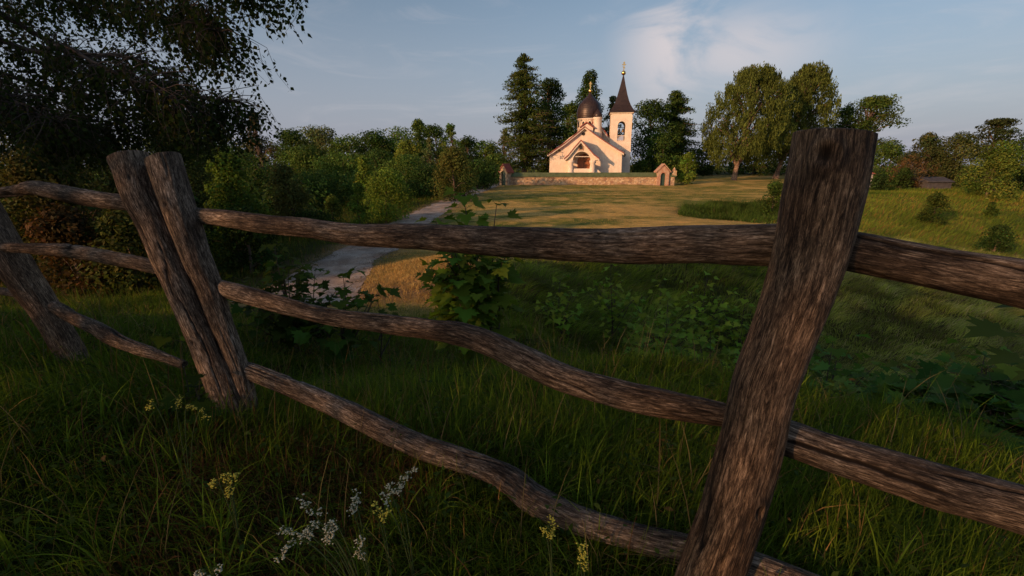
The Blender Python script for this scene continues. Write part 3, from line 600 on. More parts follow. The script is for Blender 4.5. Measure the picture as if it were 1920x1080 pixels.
def make_tree(name, label, cat, kind, loc, H, Wd, base, seed, dist, bot=.12, group=None, dens=1.0, trunk_mat=None, lean=0, twig=True):
    """H height above loc, Wd crown width; everything local to the trunk's foot"""
    rng = np.random.default_rng(seed); root = empty(name, loc, label, cat, group)
    size = float(np.clip(dist*.0031, .07, .4)); Rw = Wd/2; segs = []
    wob = lambda t: np.stack([.04*H*np.sin(t*4+seed)*t+lean*t*H, .03*H*np.sin(t*3+seed*2)*t, t*H], -1)
    tt = np.linspace(0, .88, 12); tr = max(.02*H, .05)*(1.15-tt)**1.1; tr[0] *= 1.35; tp = wob(tt); tp[0, 2] -= .35; segs.append((tp, tr))
    area = Wd*H*(1-bot)
    if kind in ('round', 'bush', 'oak', 'cone', 'tall', 'sparse', 'pine'):
        m = {'round': 46, 'bush': 34, 'oak': 84, 'cone': 60, 'tall': 60, 'sparse': 46, 'pine': 54}[kind]
        m = int(m*np.clip(H/Wd*.9, 1, 3.2)) if kind != 'pine' else m
        h = rng.random(m)**.9 if kind != 'pine' else np.repeat(np.linspace(.2, 1, 9), 6)[:m]
        prof = {'round': lambda h: np.sqrt(np.clip(1-(1.75*h-.85)**2*.98, .05, 1)), 'bush': lambda h: np.sqrt(np.clip(1-(h*1.02)**2, .03, 1))*(.85+.15*np.minimum(1, h*4)),
                'oak': lambda h: np.clip(np.minimum(.8+h, 1.3*(1-.75*h**3)), .1, 1), 'cone': lambda h: np.clip(1-h, 0, 1)**.95*(.65+.35*np.minimum(1, h*6))+.05,
                'tall': lambda h: np.clip(np.minimum(.55+h*1.3, 1.15*(1-h**3)), .12, 1), 'sparse': lambda h: np.clip(np.minimum(.4+h*1.5, 1.1*(1-h**2.5)), .1, 1),
                'pine': lambda h: np.clip(1.1-.75*h**1.5, .1, 1)}[kind](h)
        lr = Rw*{'round': .33, 'bush': .36, 'oak': .25, 'cone': .26, 'tall': .30, 'sparse': .22, 'pine': .28}[kind]*rng.uniform(.65, 1.3, m)
        a = rng.uniform(0, 2*pi, m); rr = np.maximum(Rw*prof-lr*.75, 0)*rng.random(m)**.42*rng.uniform(.9, 1.12, m)
        z = H*(bot+(1-bot)*h); z = np.minimum(z, H-lr*.6); z = np.maximum(z, H*bot*.6+lr*.5)
        ax = wob(z/H); LC = np.stack([ax[:, 0]+rr*np.cos(a), ax[:, 1]+rr*np.sin(a), z], 1)
        fl = {'round': .85, 'bush': .9, 'oak': .55, 'cone': .7, 'tall': .95, 'sparse': .7, 'pine': .34}[kind]
        LR = np.stack([lr, lr, lr*fl], 1)
        cnt = int(np.clip(area/size**2*{'sparse': 3.4, 'oak': 5.6, 'pine': 4.2}.get(kind, 6.5)*dens, 1500, 20000))
        V, Fc, C = lobes_to_cards(rng, LC, LR, cnt, size, base)
        if twig:
            for j in range(0, m, 2 if kind not in ('oak', 'pine', 'sparse') else 1):
                t0 = max(.08, z[j]/H-.22*rng.uniform(.6, 1.4)); s0 = wob(np.array(t0)); e = LC[j]
                mid = (s0+e)/2+np.array([0, 0, .06*H*(1 if kind != 'pine' else 0)]); segs.append((np.stack([s0, mid, e]), np.array([.008*H, .005*H, .0015*H])))
    elif kind == 'spruce':
        m = 210; h = np.sort(rng.random(m)**1.0); a = rng.uniform(0, 2*pi, m); prof = np.clip(np.minimum(1.12*(1-h)**.50, .66+h*1.5), .05, 1)
        ln = Rw*prof*rng.uniform(.6, 1.15, m); z0 = H*(bot+(1-bot)*h)*.99; LCs, LRs = [], []
        for j in range(m):
            nseg = 4; u = np.linspace(.18, 1, nseg)[:, None]; dirv = np.array([cos(a[j]), sin(a[j]), 0])
            q = wob(np.array(z0[j]/H))+dirv*ln[j]*u+np.array([0, 0, 1])*(-.22*ln[j]*u**1.3+.10*ln[j]*u**4)
            LCs.append(q); r_ = (.19+.08*rng.random())*Rw*(1.15-.55*u)*(.55+.45*prof[j]); LRs.append(np.concatenate([r_, r_, r_*.48], 1))
            segs.append((np.concatenate([wob(np.array(z0[j]/H))[None], q]), np.array([.004, .003, .0025, .002, .001])*H))
        LC, LR = np.concatenate(LCs), np.concatenate(LRs)
        V, Fc, C = lobes_to_cards(rng, LC, LR, int(np.clip(area/size**2*8*dens, 3000, 30000)), size*.9, base, asp=2.2, lobevar=.2, up=.1, shell=.9)
    elif kind == 'birch':
        m = 600; h = rng.random(m)**.85; a = rng.uniform(0, 2*pi, m)
        prof = np.clip(np.minimum(.62+h*1.1, 1.08*(1-np.clip(h-.1, 0, 1)**2.6)), .12, 1)
        rr = Rw*prof*rng.random(m)**.4; z = H*(bot+.12+(.87-bot)*h); ax = wob(z/H)
        top = np.stack([ax[:, 0]+rr*np.cos(a), ax[:, 1]+rr*np.sin(a), z], 1); per = int(np.clip(area/size**2*9.5*dens/m*1.25, 20, 110)); k = np.repeat(np.arange(m), per)
        t = rng.random(len(k))**.9; L_ = (H*.14*rng.uniform(.5, 1.3, m)*(1-.45*h))[k]; sp = Rw*.10*rng.uniform(.5, 1.2, m)[k]
        outd = np.stack([np.cos(a), np.sin(a), 0*a], 1)[k]
        P = top[k]+sph(rng, len(k))*sp[:, None]*np.array([1, 1, .5])*(1-.35*t[:, None])+outd*(.10*L_*t)[:, None]-np.array([0, 0, 1])*(L_*t)[:, None]
        P[:, 2] = np.maximum(P[:, 2], H*bot*.75*rng.uniform(.8, 1.3, len(k)))
        lt = rng.normal(1, .26, m).clip(.5, 1.7)[k][:, None]; c = np.array(base)[None]*lt*rng.uniform(.7, 1.3, (len(k), 1))
        nr = np.concatenate([rng.normal(size=(len(k), 2)), rng.normal(0, .35, (len(k), 1))], 1)
        V, Fc, C = cards(rng, P, nr, size*rng.uniform(.6, 1.2, len(k)), c, 2.6, vert=True)
        for j in range(0, m, 9):
            t0 = max(.12, z[j]/H-.30*rng.uniform(.7, 1.2)); s0 = wob(np.array(t0)); e = top[j]; mid = s0*.5+e*.5+np.array([0, 0, .03*H]); mid[:2] = s0[:2]*.62+e[:2]*.38
            segs.append((np.stack([s0, mid, e]), np.array([.009*H, .005*H, .0018*H])))
    mesh_np('crown', V, [Fc], LEAF, root, col=C)
    Vt, Ft = limb_mesh(segs); mesh_np('trunk', Vt, [Ft], trunk_mat or (BIRCH if kind == 'birch' else BARK), root, smooth=True)
    return root
def tree_px(name, label, cat, kind, px, top, width, y, base, seed, bot=.12, bx=None, zb=None, **k):
    """a tree whose crown's middle stands in column px at distance y and whose top reaches row top"""
    c = at_y(px, 300, y); bxw = at_y(bx, 300, y)[0] if bx else c[0]
    z0 = float(GH(bxw, y)) if zb is None else zb; t = at_y(px, top, y)[2]; d = y*cos(PITCH)
    return make_tree(name, label, cat, kind, (bxw, y, z0), max(t-z0, .3), width*d/F*1.02, base, seed, y, bot, lean=(c[0]-bxw)/max(t-z0, 1)*1.2, **k)
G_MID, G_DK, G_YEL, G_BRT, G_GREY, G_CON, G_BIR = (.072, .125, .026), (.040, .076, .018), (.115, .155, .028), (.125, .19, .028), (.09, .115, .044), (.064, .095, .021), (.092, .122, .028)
# trees round the church
tree_px('spruce_tree', 'tall spruce with drooping boughs at the left side of the church', 'tree', 'spruce', 987, 102, 122, 80, G_CON, 1, .12, bx=982, dens=1.5)
tree_px('leafy_tree', 'broad dark leafy tree touching the right side of the tall spruce', 'tree', 'round', 1030, 148, 78, 87, G_DK, 2, .05, dens=1.2)
tree_px('larch_tree', 'tall open crowned tree behind the onion dome', 'tree', 'tall', 1098, 134, 72, 104, G_DK, 3, .2, dens=.9)
tree_px('leafy_tree', 'mid green tree filling the gap between the spruce and the onion dome', 'tree', 'round', 1062, 196, 55, 99, G_MID, 4, .1)
tree_px('leafy_tree', 'thin grey green tree seen left of the bell tower spire', 'tree', 'sparse', 1140, 180, 52, 108, G_GREY, 5, .1)
tree_px('leafy_tree', 'dark rounded tree directly right of the bell tower', 'tree', 'round', 1214, 190, 104, 98, G_DK, 6, .05)
tree_px('linden_tree', 'dark tapering tree with a pointed top right of the bell tower', 'tree', 'spruce', 1262, 170, 118, 101, (.045, .082, .018), 7, .02, dens=1.4)
tree_px('lilac_bush', 'sunlit green bush standing behind the right gateway', 'bush', 'round', 1243, 250, 78, 85, G_MID, 8, .02)
tree_px('clipped_shrub', 'low rounded shrub at the foot of the bell tower', 'shrub', 'bush', 1206, 302, 56, 82, (.06, .10, .02), 9, .0)
tree_px('round_bush', 'bright yellow green round bush past the right end of the stone wall', 'bush', 'bush', 1290, 287, 46, 74, G_BRT, 10, .0, zb=-2.95)
tree_px('leafy_tree', 'small dark tree between the round bush and the big weeping birch', 'tree', 'round', 1322, 262, 66, 108, G_DK, 11, .0)
tree_px('weeping_birch', 'huge weeping birch with a reddish trunk on the edge of the lawn', 'tree', 'birch', 1398, 120, 158, 84, G_BIR, 12, .14, bx=1380)
tree_px('weeping_birch', 'second weeping birch rising behind the right fence post', 'tree', 'birch', 1496, 117, 118, 92, G_BIR, 13, .14, bx=1458)
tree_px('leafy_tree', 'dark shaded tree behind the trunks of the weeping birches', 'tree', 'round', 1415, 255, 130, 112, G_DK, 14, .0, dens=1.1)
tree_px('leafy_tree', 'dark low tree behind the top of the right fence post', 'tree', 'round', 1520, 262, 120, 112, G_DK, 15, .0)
tree_px('oak_tree', 'spreading oak with a lopsided crown right of the birches', 'tree', 'oak', 1622, 178, 132, 96, (.058, .092, .018), 116, .16, bx=1600, dens=1.1)
tree_px('leafy_tree', 'small dark round tree between birch and oak', 'tree', 'round', 1566, 198, 50, 102, G_DK, 17, .1)
tree_px('leafy_tree', 'dull green tree low on the skyline right of the fence post', 'tree', 'round', 1668, 268, 84, 78, G_MID, 18, .0)
tree_px('willow_tree', 'grey green willow with reddish branches above the hillside', 'tree', 'sparse', 1735, 250, 120, 68, (.07, .085, .03), 19, .12, dens=1.5)
tree_px('dry_willow', 'half dead rust brown willow leaning over the hillside', 'tree', 'sparse', 1712, 288, 84, 62, (.10, .07, .03), 20, .05, dens=.8)
tree_px('willow_tree', 'pale green willow beside the shed roof', 'tree', 'round', 1790, 250, 90, 66, (.075, .095, .03), 21, .05)
tree_px('pine_tree', 'flat topped pine standing above the shed on the right skyline', 'tree', 'pine', 1857, 217, 108, 72, (.04, .055, .02), 22, .3)
tree_px('maple_tree', 'wide yellow green maple at the right edge of the hillside', 'tree', 'bush', 1868, 268, 118, 50, G_YEL, 23, .0)
tree_px('leafy_tree', 'dark tree cut by the right edge of the picture', 'tree', 'round', 1935, 245, 90, 58, G_DK, 24, .0)
tree_px('hawthorn_bush', 'rounded dark bush alone on the hillside slope', 'bush', 'bush', 1775, 362, 58, 35, (.05, .075, .015), 25, .0)
tree_px('hawthorn_bush', 'dark bush low at the right edge above the upper rail', 'bush', 'bush', 1912, 425, 72, 27, (.035, .065, .015), 26, .0)
tree_px('small_bush', 'tiny bush right of the rounded hillside bush', 'bush', 'bush', 1884, 380, 22, 40, (.045, .08, .015), 27, .0)
tree_px('elder_bush', 'leafy bush at the lawn edge hard against the left side of the right post', 'bush', 'bush', 1462, 342, 56, 31, (.045, .08, .015), 28, .0)
tree_px('low_bush', 'low green bush under the willow left of the shed', 'bush', 'bush', 1700, 316, 40, 60, (.035, .065, .015), 29, .0)
tree_px('low_bush', 'low dark bush below the orange roof', 'bush', 'bush', 1658, 329, 44, 58, (.03, .055, .015), 30, .0)
# the wood left of the path
wood = [('dark round tree top left on the wood skyline', 'round', 548, 245, 62, 78, G_DK), ('grey green domed tree on the skyline of the wood', 'round', 604, 240, 72, 92, G_GREY),
        ('birch tree with a thin brownish crown at the left of the wood', 'sparse', 494, 212, 50, 40, (.08, .07, .03)),
        ('broad tree below the dip of the wood skyline', 'round', 655, 256, 60, 90, G_MID), ('full dark tree left of the highest crowns of the wood', 'round', 700, 245, 58, 86, G_DK),
        ('tall round crown left of the wood\'s highest point', 'round', 738, 238, 60, 90, G_MID), ('pointed tree at the highest point of the wood', 'tall', 786, 226, 44, 96, G_MID),
        ('dark crown right of the highest point of the wood', 'round', 818, 236, 46, 92, G_DK), ('feathery upright tree near the right end of the wood', 'sparse', 851, 232, 40, 80, G_MID),
        ('dark tree beside the feathery upright tree', 'round', 880, 258, 44, 84, G_DK), ('low tree in the gap left of the spruce', 'round', 912, 266, 50, 92, G_MID),
        ('thin bare topped tree just left of the spruce', 'sparse', 944, 240, 34, 100, G_GREY),
        ('wide mid green crown in the middle of the wood', 'round', 574, 277, 92, 58, (.05, .085, .018)), ('rounded crown below the domed skyline tree', 'round', 640, 290, 84, 52, G_MID),
        ('shaded crown below the full dark tree', 'round', 704, 282, 76, 60, G_DK), ('pale yellowish round crown in the wood', 'round', 770, 262, 46, 66, G_YEL),
        ('narrow birch with pale leaves in the wood', 'sparse', 806, 258, 36, 62, G_GREY), ('rounded green crown right of the pale crown', 'round', 760, 292, 64, 52, G_MID),
        ('dark mass of leaves above the path bend', 'round', 895, 300, 70, 62, G_DK), ('small tree left of the churchyard gateway', 'round', 928, 290, 40, 74, G_MID),
        ('tall tree right behind the split post', 'round', 455, 285, 90, 34, G_DK), ('dark tree at the left rear of the wood', 'round', 400, 262, 100, 44, G_DK),
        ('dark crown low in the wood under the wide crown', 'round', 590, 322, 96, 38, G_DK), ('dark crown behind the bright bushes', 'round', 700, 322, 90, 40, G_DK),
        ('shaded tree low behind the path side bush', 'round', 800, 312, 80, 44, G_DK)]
for k, (lab, kind, px, top, w, y, c) in enumerate(wood):
    tree_px('leafy_tree' if 'birch' not in lab else 'birch_tree', lab, 'tree', kind, px, top, w*1.5, y, tuple(v*1.25 for v in c), 100+k, .0 if kind == 'round' else .08, dens=1.0)
bushes = [('round_bush', 'large sunlit bush on the verge left of the path', 718, 318, 124, 25, G_BRT), ('round_bush', 'bright bushy crown above the large sunlit bush', 680, 294, 52, 33, G_BRT),
          ('round_bush', 'tall bush with olive leaves left of the bright bushes', 535, 312, 100, 20, (.10, .105, .03)), ('round_bush', 'broad olive bush beside the upper bend of the path', 850, 279, 108, 40, (.085, .10, .025)),
          ('round_bush', 'small yellowish bush low between the two big bushes', 614, 368, 46, 22, G_YEL), ('round_bush', 'bright spiky bush at the left foot of the large sunlit bush', 664, 345, 52, 22, G_BRT),
          ('round_bush', 'low bushes at the edge of the verge near the gateway', 905, 322, 50, 58, G_DK), ('maple_bush', 'bright green young maple to the right of the split post', 420, 292, 130, 13.5, (.075, .12, .018)),
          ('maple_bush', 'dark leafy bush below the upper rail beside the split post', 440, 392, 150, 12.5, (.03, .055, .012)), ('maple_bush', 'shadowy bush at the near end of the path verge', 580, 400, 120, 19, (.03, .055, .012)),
          ('hazel_bush', 'olive hazel bush behind the left bay of the fence', 250, 318, 200, 11.5, (.06, .068, .017)), ('hazel_bush', 'dark hazel bush at the far left behind the fence', 60, 290, 230, 10.5, (.055, .06, .016)),
          ('hazel_bush', 'tall dark thicket tree behind the hazel bushes', 130, 205, 300, 15, (.04, .045, .014)), ('hazel_bush', 'dark thicket tree left of the split post top', 330, 236, 200, 17, (.045, .06, .016)),
          ('rust_bush', 'rust tinged bush in front of the far left thicket', 90, 395, 170, 9.5, (.055, .036, .014)), ('rust_bush', 'low yellow green bush seen between the left rails', 210, 400, 190, 9.8, (.06, .07, .016)),  # rust leaf colours darkened to stand in for cast shade
          ('rust_bush', 'thicket bush at the left picture edge', -60, 250, 240, 11.5, (.045, .05, .016))]
for k, (nm, lab, px, top, w, y, c) in enumerate(bushes):
    tree_px(nm, lab, 'bush', 'bush', px, top, w, y, c, 200+k, .0, dens=1.1 if y < 20 else 1.0)
# one far mass of crowns closing the horizon
def far_wood():
    rng = np.random.default_rng(55); LC, LR = [], []
    for k in range(560):
        a = rng.uniform(-58, 58); r = rng.uniform(118, 210); x, y = r*sin(radians(a)), r*cos(radians(a)); px = 960+F*x/(y*cos(PITCH))
        tp = np.interp(px, [-400, 300, 480, 560, 640, 720, 800, 880, 960, 1300, 1500, 1700, 1800, 2400], [230, 225, 248, 256, 252, 240, 236, 262, 272, 284, 280, 296, 284, 270])+rng.uniform(0, 14)
        R_ = rng.uniform(5, 8); zt = at_y(px, tp, y)[2]; zb = -3.5
        for q in range(3): LC.append((x+rng.uniform(-4, 4), y+rng.uniform(-3, 3), zt-R_*.8-q*(zt-zb)*.33)); LR.append((R_*.8, R_*.8, R_*.75))
    V, Fc, C = lobes_to_cards(rng, np.array(LC), np.array(LR), 90000, .62, (.085, .115, .035), lobevar=.3)
    tag(mesh_np('far_woodland', V, [Fc], LEAF, col=C), 'far wood of mixed green crowns closing the horizon', 'woodland', kind='stuff')
far_wood()
def understory():
    rng = np.random.default_rng(56); LC, LR = [], []
    for k in range(520):
        if k < 260: px = rng.uniform(-150, 980); y = rng.uniform(16, 95); 
        else: px = rng.uniform(-200, 560); y = rng.uniform(11.5, 40)
        x = at_y(px, 300, y)[0]; pd = -float(path_dist(np.array([x]), np.array([y]))[0])
        if pd < 5.0+y*.05: continue
        r_ = rng.uniform(.7, 1.5)*(1+y/60); LC.append((x, y, float(GH(x, y))+r_*.45)); LR.append((r_, r_, r_*.9))
    V, Fc, C = lobes_to_cards(rng, np.array(LC), np.array(LR), 60000, .22, G_DK, lobevar=.35)
    tag(mesh_np('undergrowth', V, [Fc], LEAF, col=C), 'dark tangled undergrowth under the trees left of the path', 'undergrowth', kind='stuff')
understory()
# unseen shrubs added behind the viewpoint to keep the evening sun off the fence
for k, (x, y, h, w) in enumerate([(-9.4, 2.0, 3.3, 4.2), (-8.2, -2.0, 3.9, 4.8), (-7.4, -5.6, 4.2, 5.2), (-6.6, -9.4, 4.4, 5.4), (-4.6, -12.8, 4.4, 5.2), (-11.8, -2.4, 4.2, 5.0), (-2.0, -15.5, 4.6, 5.6)]):
    make_tree('shade_shrub', 'dense unseen shrub added behind the viewpoint to shade the foreground', 'shrub', 'bush', (x, y, -1.4), h+1.4, w, G_DK, 300+k, 18, 0, 'added shade shrubs behind the viewpoint', dens=1.6)

# ---------------------------------------------------------------- overhanging birch, top left
def polyleaf(rng, P, D, Nr, size, outline, col, cup=.15):
    """leaves: base at P, pointing D, normal Nr; outline (k,2) in leaf units"""
    n = len(P); D = D/(np.linalg.norm(D, axis=1)[:, None]+1e-9); S = np.cross(Nr, D); S /= np.linalg.norm(S, axis=1)[:, None]+1e-9; Nn = np.cross(D, S)
    o = np.asarray(outline, float); k = len(o)
    zc = cup*(np.abs(o[:, 0])*1.2-.45*o[:, 1]**2)
    V = P[:, None]+size[:, None, None]*(S[:, None]*o[None, :, 0, None]+D[:, None]*o[None, :, 1, None]+Nn[:, None]*zc[None, :, None])
    return V.reshape(-1, 3), np.repeat(col, k, 0)
BIRCHLEAF = [(0, 0), (.30, .22), (.40, .42), (.18, .75), (0, 1.05), (-.18, .75), (-.40, .42), (-.30, .22)]
def near_birch():
    rng = np.random.default_rng(91); root = empty('birch_tree', (-6.4, 2.6, float(GH(-6.4, 2.6))), 'dark birch with leafy twigs hanging over the top left corner', 'tree'); off = np.array(root.location)
    segs = []; tr = np.array([(-6.4, 2.6, -1.6), (-6.35, 2.7, .6), (-6.1, 2.9, 3), (-5.9, 3.1, 5.5), (-5.8, 3.2, 8)]); segs.append((spline(tr, 20), np.linspace(.17, .05, 20)))
    limbs = [[(-6.1, 2.9, 3.0), at(60, 60, 5.0), at(240, 105, 4.7), at(370, 175, 4.5), at(425, 190, 4.4)], [(-6.1, 2.9, 3.4), at(60, -60, 4.6), at(250, -30, 4.2), at(360, 20, 4.0), at(410, 60, 3.9)],
             [(-6.0, 3.0, 4.2), at(120, -200, 4.4), at(300, -150, 3.9), at(400, -90, 3.6), at(450, -60, 3.5)], [(-6.3, 2.8, 1.8), at(20, 140, 5.4), at(170, 180, 5.2), at(310, 215, 5.0), at(400, 215, 4.9)],
             [(-6.2, 2.9, 2.4), at(-20, 60, 4.4), at(120, 90, 4.1), at(250, 150, 3.9), at(330, 190, 3.8)], [(-6.3, 2.8, 1.4), at(-60, 170, 5.4), at(40, 215, 5.2), at(150, 240, 5.1), at(240, 232, 5.0)],
             [(-6.2, 2.9, 2.8), at(-60, -30, 5.2), at(100, -10, 5.0), at(260, 20, 4.9), at(380, 70, 4.8)], [(-6.3, 2.8, 1.2), at(-100, 120, 4.3), at(-20, 170, 4.1), at(60, 215, 4.0), at(120, 240, 4.0)]]
    tw_start = []
    for l in limbs:
        L_ = spline(np.array(l), 30); L_ += .035*np.stack([noise3(L_*3+q, q) for q in range(3)], 1); segs.append((L_, np.linspace(.035, .005, 30)))
        for j in range(5, 30, 1):
            for q in range(5):
                d = sph(rng, 1)[0]; d[2] *= .5; ln = rng.uniform(.15, .5); e = L_[j]+d*ln+np.array([.08, 0, -.02]); segs.append((np.stack([L_[j], (L_[j]+e)/2+[0, 0, .03], e]), np.array([.006, .004, .002])))
                for w in (.3, .65, 1): tw_start.append(L_[j]*(1-w)+e*w)
    for px, py, dp in ((492, -20, 3.5), (505, -18, 3.6), (525, -30, 3.5), (545, -25, 3.55), (560, -28, 3.6), (537, -40, 3.4), (552, -10, 3.5)): tw_start += [at(px+rng.uniform(-8, 8), py, dp)]*2
    P, D, Nr = [], [], []
    for s in tw_start:
        ln = rng.uniform(.12, .42); dr = np.array([rng.normal(0, .35)+.10, rng.normal(0, .35), -1]); t = np.linspace(0, 1, 6)[:, None]
        q = np.asarray(s)+dr*ln*t+np.array([.05, 0, 0])*np.sin(t*3)*rng.normal(); segs.append((q[[0, 3, 5]], np.array([.0022, .0016, .0009])))
        for u in np.arange(.02, 1, .030/ln):
            p = np.asarray(s)+dr*ln*u; a = rng.uniform(0, 6.3); d = np.array([cos(a)*.8, sin(a)*.8, -.75+rng.normal(0, .3)]); P.append(p+d*.012); D.append(d); Nr.append(sph(rng, 1)[0])
    P, D, Nr = np.array(P), np.array(D), np.array(Nr); d_ = P[:, 1]*cos(PITCH)-P[:, 2]*sin(PITCH); px = 960+F*P[:, 0]/d_; py = 540-F*(P[:, 1]*sin(PITCH)+P[:, 2]*cos(PITCH))/d_
    n = len(P); c = np.array([.030, .048, .012])*rng.uniform(.6, 1.5, (n, 1)); y_ = rng.random(n) < .06; c[y_] = np.array([.10, .09, .02])
    V, C = polyleaf(rng, P, D, Nr, rng.uniform(.028, .05, n), BIRCHLEAF, c)
    mesh_np('crown', V-off, [np.arange(n*8).reshape(-1, 8)], LEAF_NEAR, root, col=C)
    Vt, Ft = limb_mesh(segs, 5); mesh_np('trunk', Vt-off, [Ft], TWIG, root, smooth=True)
    print('near birch leaves', n)
near_birch()

# ---------------------------------------------------------------- maple saplings and weeds
MLO = [(0, 0), (.10, .03), (.42, -.14), (.38, .03), (.62, .10), (.50, .22), (.86, .42), (.62, .46), (.66, .62), (.34, .50), (.40, .78), (.22, .76), (.0, 1.15)]
MAPLE = MLO+[(-x, y) for x, y in MLO[-2:0:-1]]
def sapling(name, label, base, top, leaf, seed, nodes=9, spread=.5, col=(.055, .10, .016), group=None, side=0, oval=False, cat='sapling'):
    rng = np.random.default_rng(seed); base = np.asarray(base, float); top = np.asarray(top, float); H = np.linalg.norm(top-base); root = empty(name, base, label, cat, group)
    stems = [(base, top)]
    for s in range(side): a = rng.uniform(0, 2*pi); f = rng.uniform(.05, .45); b_ = base*(1-f)+top*f; stems.append((b_, b_+np.array([cos(a)*spread*H*.55, sin(a)*spread*H*.55, (1-f)*H*rng.uniform(.35, .75)])))
    segs, P, D, Nr, Sz = [], [], [], [], []
    for (b_, t_) in stems:
        L_ = np.linalg.norm(t_-b_); tt = np.linspace(0, 1, 10)[:, None]; q = b_+(t_-b_)*tt+.03*L_*np.sin(tt*4+seed)*np.array([1, .5, 0]); segs.append((q, np.linspace(.012, .003, 10)*min(1, H)))
        nn = max(3, int(nodes*L_/H))
        for j in range(nn):
            u = .12+.88*j/(nn-1) if nn > 1 else 1; p = b_+(t_-b_)*u+.03*L_*math.sin(u*4+seed)*np.array([1, .5, 0]); a0 = j*pi/2+rng.uniform(-.4, .4)+seed
            for a in (a0, a0+pi):
                pl = leaf*rng.uniform(.7, 1.7)*(1.2-.35*u)*(1 if not oval else .3)*(spread*2); d = np.array([cos(a), sin(a), rng.uniform(.15, .6)]); e = p+d*pl; segs.append((np.stack([p, e]), np.array([.0016, .0012])))
                P.append(e); D.append(np.array([cos(a), sin(a), rng.uniform(-.55, .05)])); Nr.append(np.array([rng.normal(0, .28), rng.normal(0, .28), 1])); Sz.append(leaf*rng.uniform(.6, 1.15)*(1.1-.2*u))
        P.append(t_); D.append(np.array([rng.normal(), rng.normal(), .3])); Nr.append(np.array([0, 0, 1.])); Sz.append(leaf*.55)
    P, D, Nr, Sz = map(np.array, (P, D, Nr, Sz)); n = len(P); c = np.array(col)*rng.uniform(.6, 1.35, (n, 1)); c[:, 0] *= rng.uniform(.8, 1.3, n)
    ol = MAPLE if not oval else [(0, 0), (.2, .25), (.24, .5), (.12, .85), (0, 1.1), (-.12, .85), (-.24, .5), (-.2, .25)]
    V, C = polyleaf(rng, P, D, Nr, Sz, ol, c, .3); k = len(ol)
    mesh_np('leaves', V-base, [np.arange(n*k).reshape(-1, k)], LEAF_NEAR, root, col=C)
    Vt, Ft = limb_mesh(segs, 5); mesh_np('stem', Vt-base, [Ft], TWIG, root, smooth=True); return root
def sap_px(name, label, px, bot, top, d, leaf, seed, tpx=None, **k):
    b = at(px, bot, d); t = at(tpx or px, top, d); z = float(GH(b[0], b[1])); b[2] = min(b[2], z) if b[2] > z else z; return sapling(name, label, b, t, leaf, seed, **k)
sap_px('maple_sapling', 'tallest young maple behind the middle of the upper rail', 885, 640, 366, 3.9, .125, 5, tpx=864, nodes=24, side=16, spread=.36, col=(.12, .20, .024))
sap_px('maple_sapling', 'slim maple shoot right of the tallest young maple', 925, 640, 385, 3.95, .12, 8, tpx=936, nodes=11, side=6, spread=.4, col=(.12, .20, .024))
sap_px('maple_sapling', 'small maple sapling over the second rail in front of the path', 640, 620, 522, 4.6, .14, 11, nodes=8, side=8, spread=.6, col=(.08, .15, .022))
sap_px('maple_sapling', 'pale low maple seedling right of the sapling by the path', 708, 625, 556, 4.8, .09, 12, nodes=4, side=2, spread=.6, col=(.08, .12, .02))
sap_px('leafy_weed', 'tall light green weed left of the path', 522, 560, 462, 5.2, .11, 13, nodes=16, side=6, spread=.5, col=(.08, .12, .02), cat='plant')
sap_px('leafy_weed', 'bushy green weed below the tall light green weed', 545, 590, 505, 4.9, .10, 14, nodes=14, side=10, spread=.7, col=(.05, .09, .016), cat='plant')
sap_px('leafy_weed', 'weed with feathery leaves at the near edge of the path', 590, 580, 508, 5.0, .10, 15, nodes=12, side=6, spread=.5, col=(.05, .09, .016), cat='plant')
rav = [('tall young maple in the gully centre', 1247, 690, 580, 7.2, 7, .11), ('low spreading maple left of the right post in the gully', 1330, 720, 628, 6.2, 9, .11), ('small maple shoot on the near lip of the gully', 1215, 710, 655, 5.0, 2, .09),
       ('lone maple shoot high on the gully side', 1150, 545, 508, 9.5, 2, .11), ('tiny maple at the upper left of the gully', 1052, 575, 540, 9.0, 2, .10), ('small maple near the top of the gully under the rail', 1325, 570, 530, 10.0, 3, .11),
       ('maple shoot just left of the right post', 1395, 600, 568, 9.5, 3, .11), ('maple seedling in the middle of the gully', 1235, 625, 545, 8.6, 3, .11)]
for k, (lab, px, b, t, d, sd, lf) in enumerate(rav): sap_px('maple_sapling', lab, px, b, t-16, d, lf*1.2, 400+k, nodes=13+sd//2, side=sd+6, spread=.5, col=(.19, .30, .035))
rgt = [('leafy young maple right of the right post', 1560, 760, 640, 5.2, 6, .11, (.04, .085, .014)), ('maple leaves low beside the right post above the lower rail', 1600, 800, 725, 4.2, 5, .11, (.05, .09, .015)), ('maple shoot touching the right side of the post', 1515, 700, 640, 6.0, 2, .10, (.06, .11, .018)),
       ('dense dark maple thicket at the right edge', 1850, 900, 690, 3.3, 16, .12, (.028, .065, .012)), ('maple sapling in front of the dark thicket', 1760, 850, 742, 3.2, 7, .11, (.04, .08, .014)), ('pale maple crown behind the dark thicket', 1850, 760, 665, 5.0, 9, .11, (.06, .105, .018)),
       ('dark maple at the lower right edge', 1935, 930, 730, 2.9, 10, .12, (.03, .065, .012)), ('little maple between post and thicket', 1690, 830, 762, 3.6, 4, .11, (.05, .09, .015)), ('maple tuft just above the lower right rail below the dark thicket', 1745, 880, 805, 2.5, 6, .085, (.035, .07, .012)), ('maple tuft at the right edge above the lower rail', 1870, 915, 815, 2.3, 7, .085, (.03, .065, .012)),
       ('maple seedling above the lower right rail', 1640, 815, 775, 3.1, 2, .10, (.07, .12, .02))]
